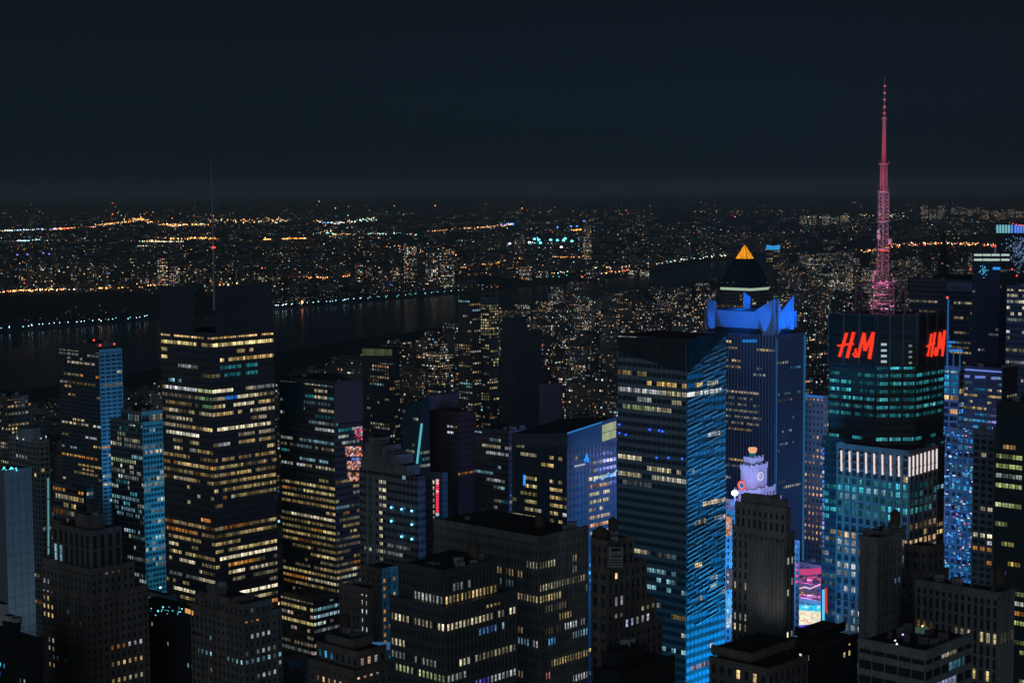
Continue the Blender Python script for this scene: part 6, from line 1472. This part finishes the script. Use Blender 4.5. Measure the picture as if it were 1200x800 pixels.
for (x_, y_, c_) in ((19, 333, (1, .1, .3)), (56, 333, (1, .4, .4)), (57, 337, (.8, .4, 1)), (250, 253, (1, .2, .1)), (132, 238, RED), (132, 251, RED), (289, 312, RED), (307, 314, RED), (283, 333, BLU), (374, 236, WRM), (393, 244, ORG), (462, 241, ORG), (510, 241, ORG), (612, 244, ORG), (457, 335, (.1, .35, 1)), (524, 335, (.6, .6, 1))):
    lamp(DL, x_, y_, c_, 2.2, .6)
pline([(452, 335), (464, 333.5)], 14, [((.08, .3, 1), 1)], .8, 1.3, .5)
o = DL.build('street_lights', STREET, attr=True); tag(o, 'thousands of distant amber and white street lights across the far bank', 'street lights', kind='stuff')

# big floodlights, each one countable
def floods(items, group, lab, c_, size, k):
    for i, (x_, y_) in enumerate(items):
        mb = MB(); g_ = ground_hit(x_, y_, 22); D_ = g_.length; r_ = D_ / F * size; zt = max(terrain(g_.x, g_.y), 0)
        t = empty('floodlight_mast', (g_.x, g_.y, zt), lab[i], 'floodlight', group); o = (g_.x, g_.y, zt)
        pm = MB(); pm.bar((g_.x, g_.y, zt - 2), (g_.x, g_.y, zt + 22), r_ * .18, 6); pm.build('pole', M['dark'], t, o)
        mb.octa((g_.x, g_.y, zt + 22), r_, sz=.9); mb.octa((g_.x + r_ * .7, g_.y, zt + 22), r_ * .7); mb.build('lamp_head', EM(c_, k), t, o)
cyl_ = [(626, 280), (631, 281), (645, 281), (653, 281.5), (660, 281.5), (662, 279.5), (670, 282.5), (633, 284.5)]
floods(cyl_, 'cyan floodlights over the distant yard', [f'cyan floodlight over the distant yard, {ORD[i] if i else "leftmost"}{" from the left" if i else " of the row"}' for i in range(8)], (.12, .82, .95), 1.6, 4.0)
wl = [(597, 285.5), (620, 284), (657.5, 289.5)]
floods(wl, 'white floodlights near the distant yard', ['blue-white floodlight left of the cyan yard lights', 'white floodlight at the left end of the cyan yard lights', 'lavender white floodlight below the cyan yard lights'], (.66, .72, 1), 1.6, 3.2)
bl = [(653, 266), (669, 265), (676, 265), (684, 259), (587, 263), (595, 262.5), (601, 263)]
floods(bl, 'blue floodlights beyond the yard', ['blue floodlight above the cyan yard lights, leftmost of the right cluster', 'blue floodlight above the cyan yard, second of the right cluster', 'blue floodlight above the cyan yard, third of the right cluster', 'highest blue floodlight, up and right of the cyan yard', 'blue floodlight left of the cyan yard, leftmost of three', 'blue floodlight left of the cyan yard, middle of three', 'blue floodlight left of the cyan yard, right of three'], (.12, .30, 1), 1.1, 2.6)
vl = [(20, 298.5), (32, 298), (50.5, 296.5), (57.5, 297.5)]
floods(vl, 'violet floodlights at the far left', ['violet floodlight at the far left, leftmost of four', 'violet floodlight at the far left, second of four', 'brightest violet floodlight at the far left, third of four', 'violet floodlight at the far left, rightmost of four'], (.25, .25, 1), 1.05, 1.8)
tl = [(632, 324), (640.5, 324), (648, 324), (655, 324), (664, 322.5)]
floods(tl, 'teal pier lights', [f'teal light on the river pier, {ORD[i] if i else "leftmost"}{" from the left" if i else " of five"}' for i in range(5)], (.12, .75, .6), .7, 1.6)

# shore lamps, mirrored in the river
SH = MB(); rr = random.Random(17)
def far_shore_px(px):
    lo, hi = -1500., 9400.
    for _ in range(40):
        m_ = (lo + hi) / 2
        x_ = proj((itab(FAR, m_), m_, 0))[0] if m_ > 300 else -9999
        if x_ < px: lo = m_
        else: hi = m_
    return lo
def shore(x0, x1, n_, mix, kb, set_=(12, 40), size=.40, z=7):
    for k in range(n_):
        px = x0 + (x1 - x0) * (k + rr.uniform(.1, .9)) / n_; Y = far_shore_px(px); s_ = rr.uniform(*set_)
        x_, y_ = itab(FAR, Y) - s_ * .8, Y + s_ * .8; D_ = math.hypot(x_, y_); c_ = lampc(mix); q = kb * rr.uniform(.5, 1.4)
        SH.octa((x_, y_, max(terrain(x_, y_), 2) + z), D_ / F * size, (c_[0] * q, c_[1] * q, c_[2] * q, 1))
SM = [((.35, .75, 1), 4), ((.6, .85, 1), 2), ((.2, .7, .85), 3), (WHT, .6)]
shore(-5, 188, 30, SM, 1.3, size=.5); shore(320, 350, 10, SM, 1.4, size=.5); shore(350, 440, 20, SM, 1.1, size=.45); shore(440, 545, 26, [((.1, .6, .6), 3), ((.3, .6, .9), 1)], .7)
o = SH.build('shore_lamps', SHORE, attr=True); tag(o, 'row of cool lamps strung along the far river shore', 'lamps', kind='stuff')
S2 = MB()
for k in range(330):
    px = rr.choice((rr.uniform(0, 190), rr.uniform(322, 420), rr.uniform(322, 420), rr.uniform(420, 560))); Y = far_shore_px(px); s_ = rr.uniform(30, 200)
    if 0 < px < 110 and rr.random() < .55: continue
    x_, y_ = itab(FAR, Y) - s_ * .8, Y + s_ * .8; D_ = math.hypot(x_, y_); c_ = lampc([((.5, .75, 1), 4), (WHT, 2), (WRM, 2), (CYN, 2), (RED, .4)]); q = bright() * .9
    S2.octa((x_, y_, max(terrain(x_, y_), 2) + rr.uniform(3, 16)), D_ / F * .36, (c_[0] * q, c_[1] * q, c_[2] * q, 1))
o = S2.build('waterfront_lights', LAMP, attr=True); tag(o, 'small mixed lights of the waterfront behind the shore lamps', 'lights', kind='stuff')
p = Vector((itab(FAR, far_shore_px(362)) - 20, far_shore_px(362) + 20, 14)); mb = MB(); mb.octa(p, 3.5); o = mb.build('shore_lamp', EM((1, .25, .06), 6, True)); tag(o, 'single strong orange lamp on the far shore with a long reflection', 'lamp')
print("OBJECTS", len(bpy.data.objects))

# ================================================================== night haze over the city
m, N, L = newmat("night_haze"); o_ = N.new("ShaderNodeOutputMaterial"); v_ = N.new("ShaderNodeVolumePrincipled")
v_.inputs["Color"].default_value = (.84, .97, 1, 1); v_.inputs["Density"].default_value = 3.6e-5; v_.inputs["Anisotropy"].default_value = 0.0
L.new(v_.outputs[0], o_.inputs["Volume"])
mb = MB(); mb.box(-46000, 46000, -900, 47500, -9, 420); ho = mb.build("haze", m); ho["kind"] = "stuff"
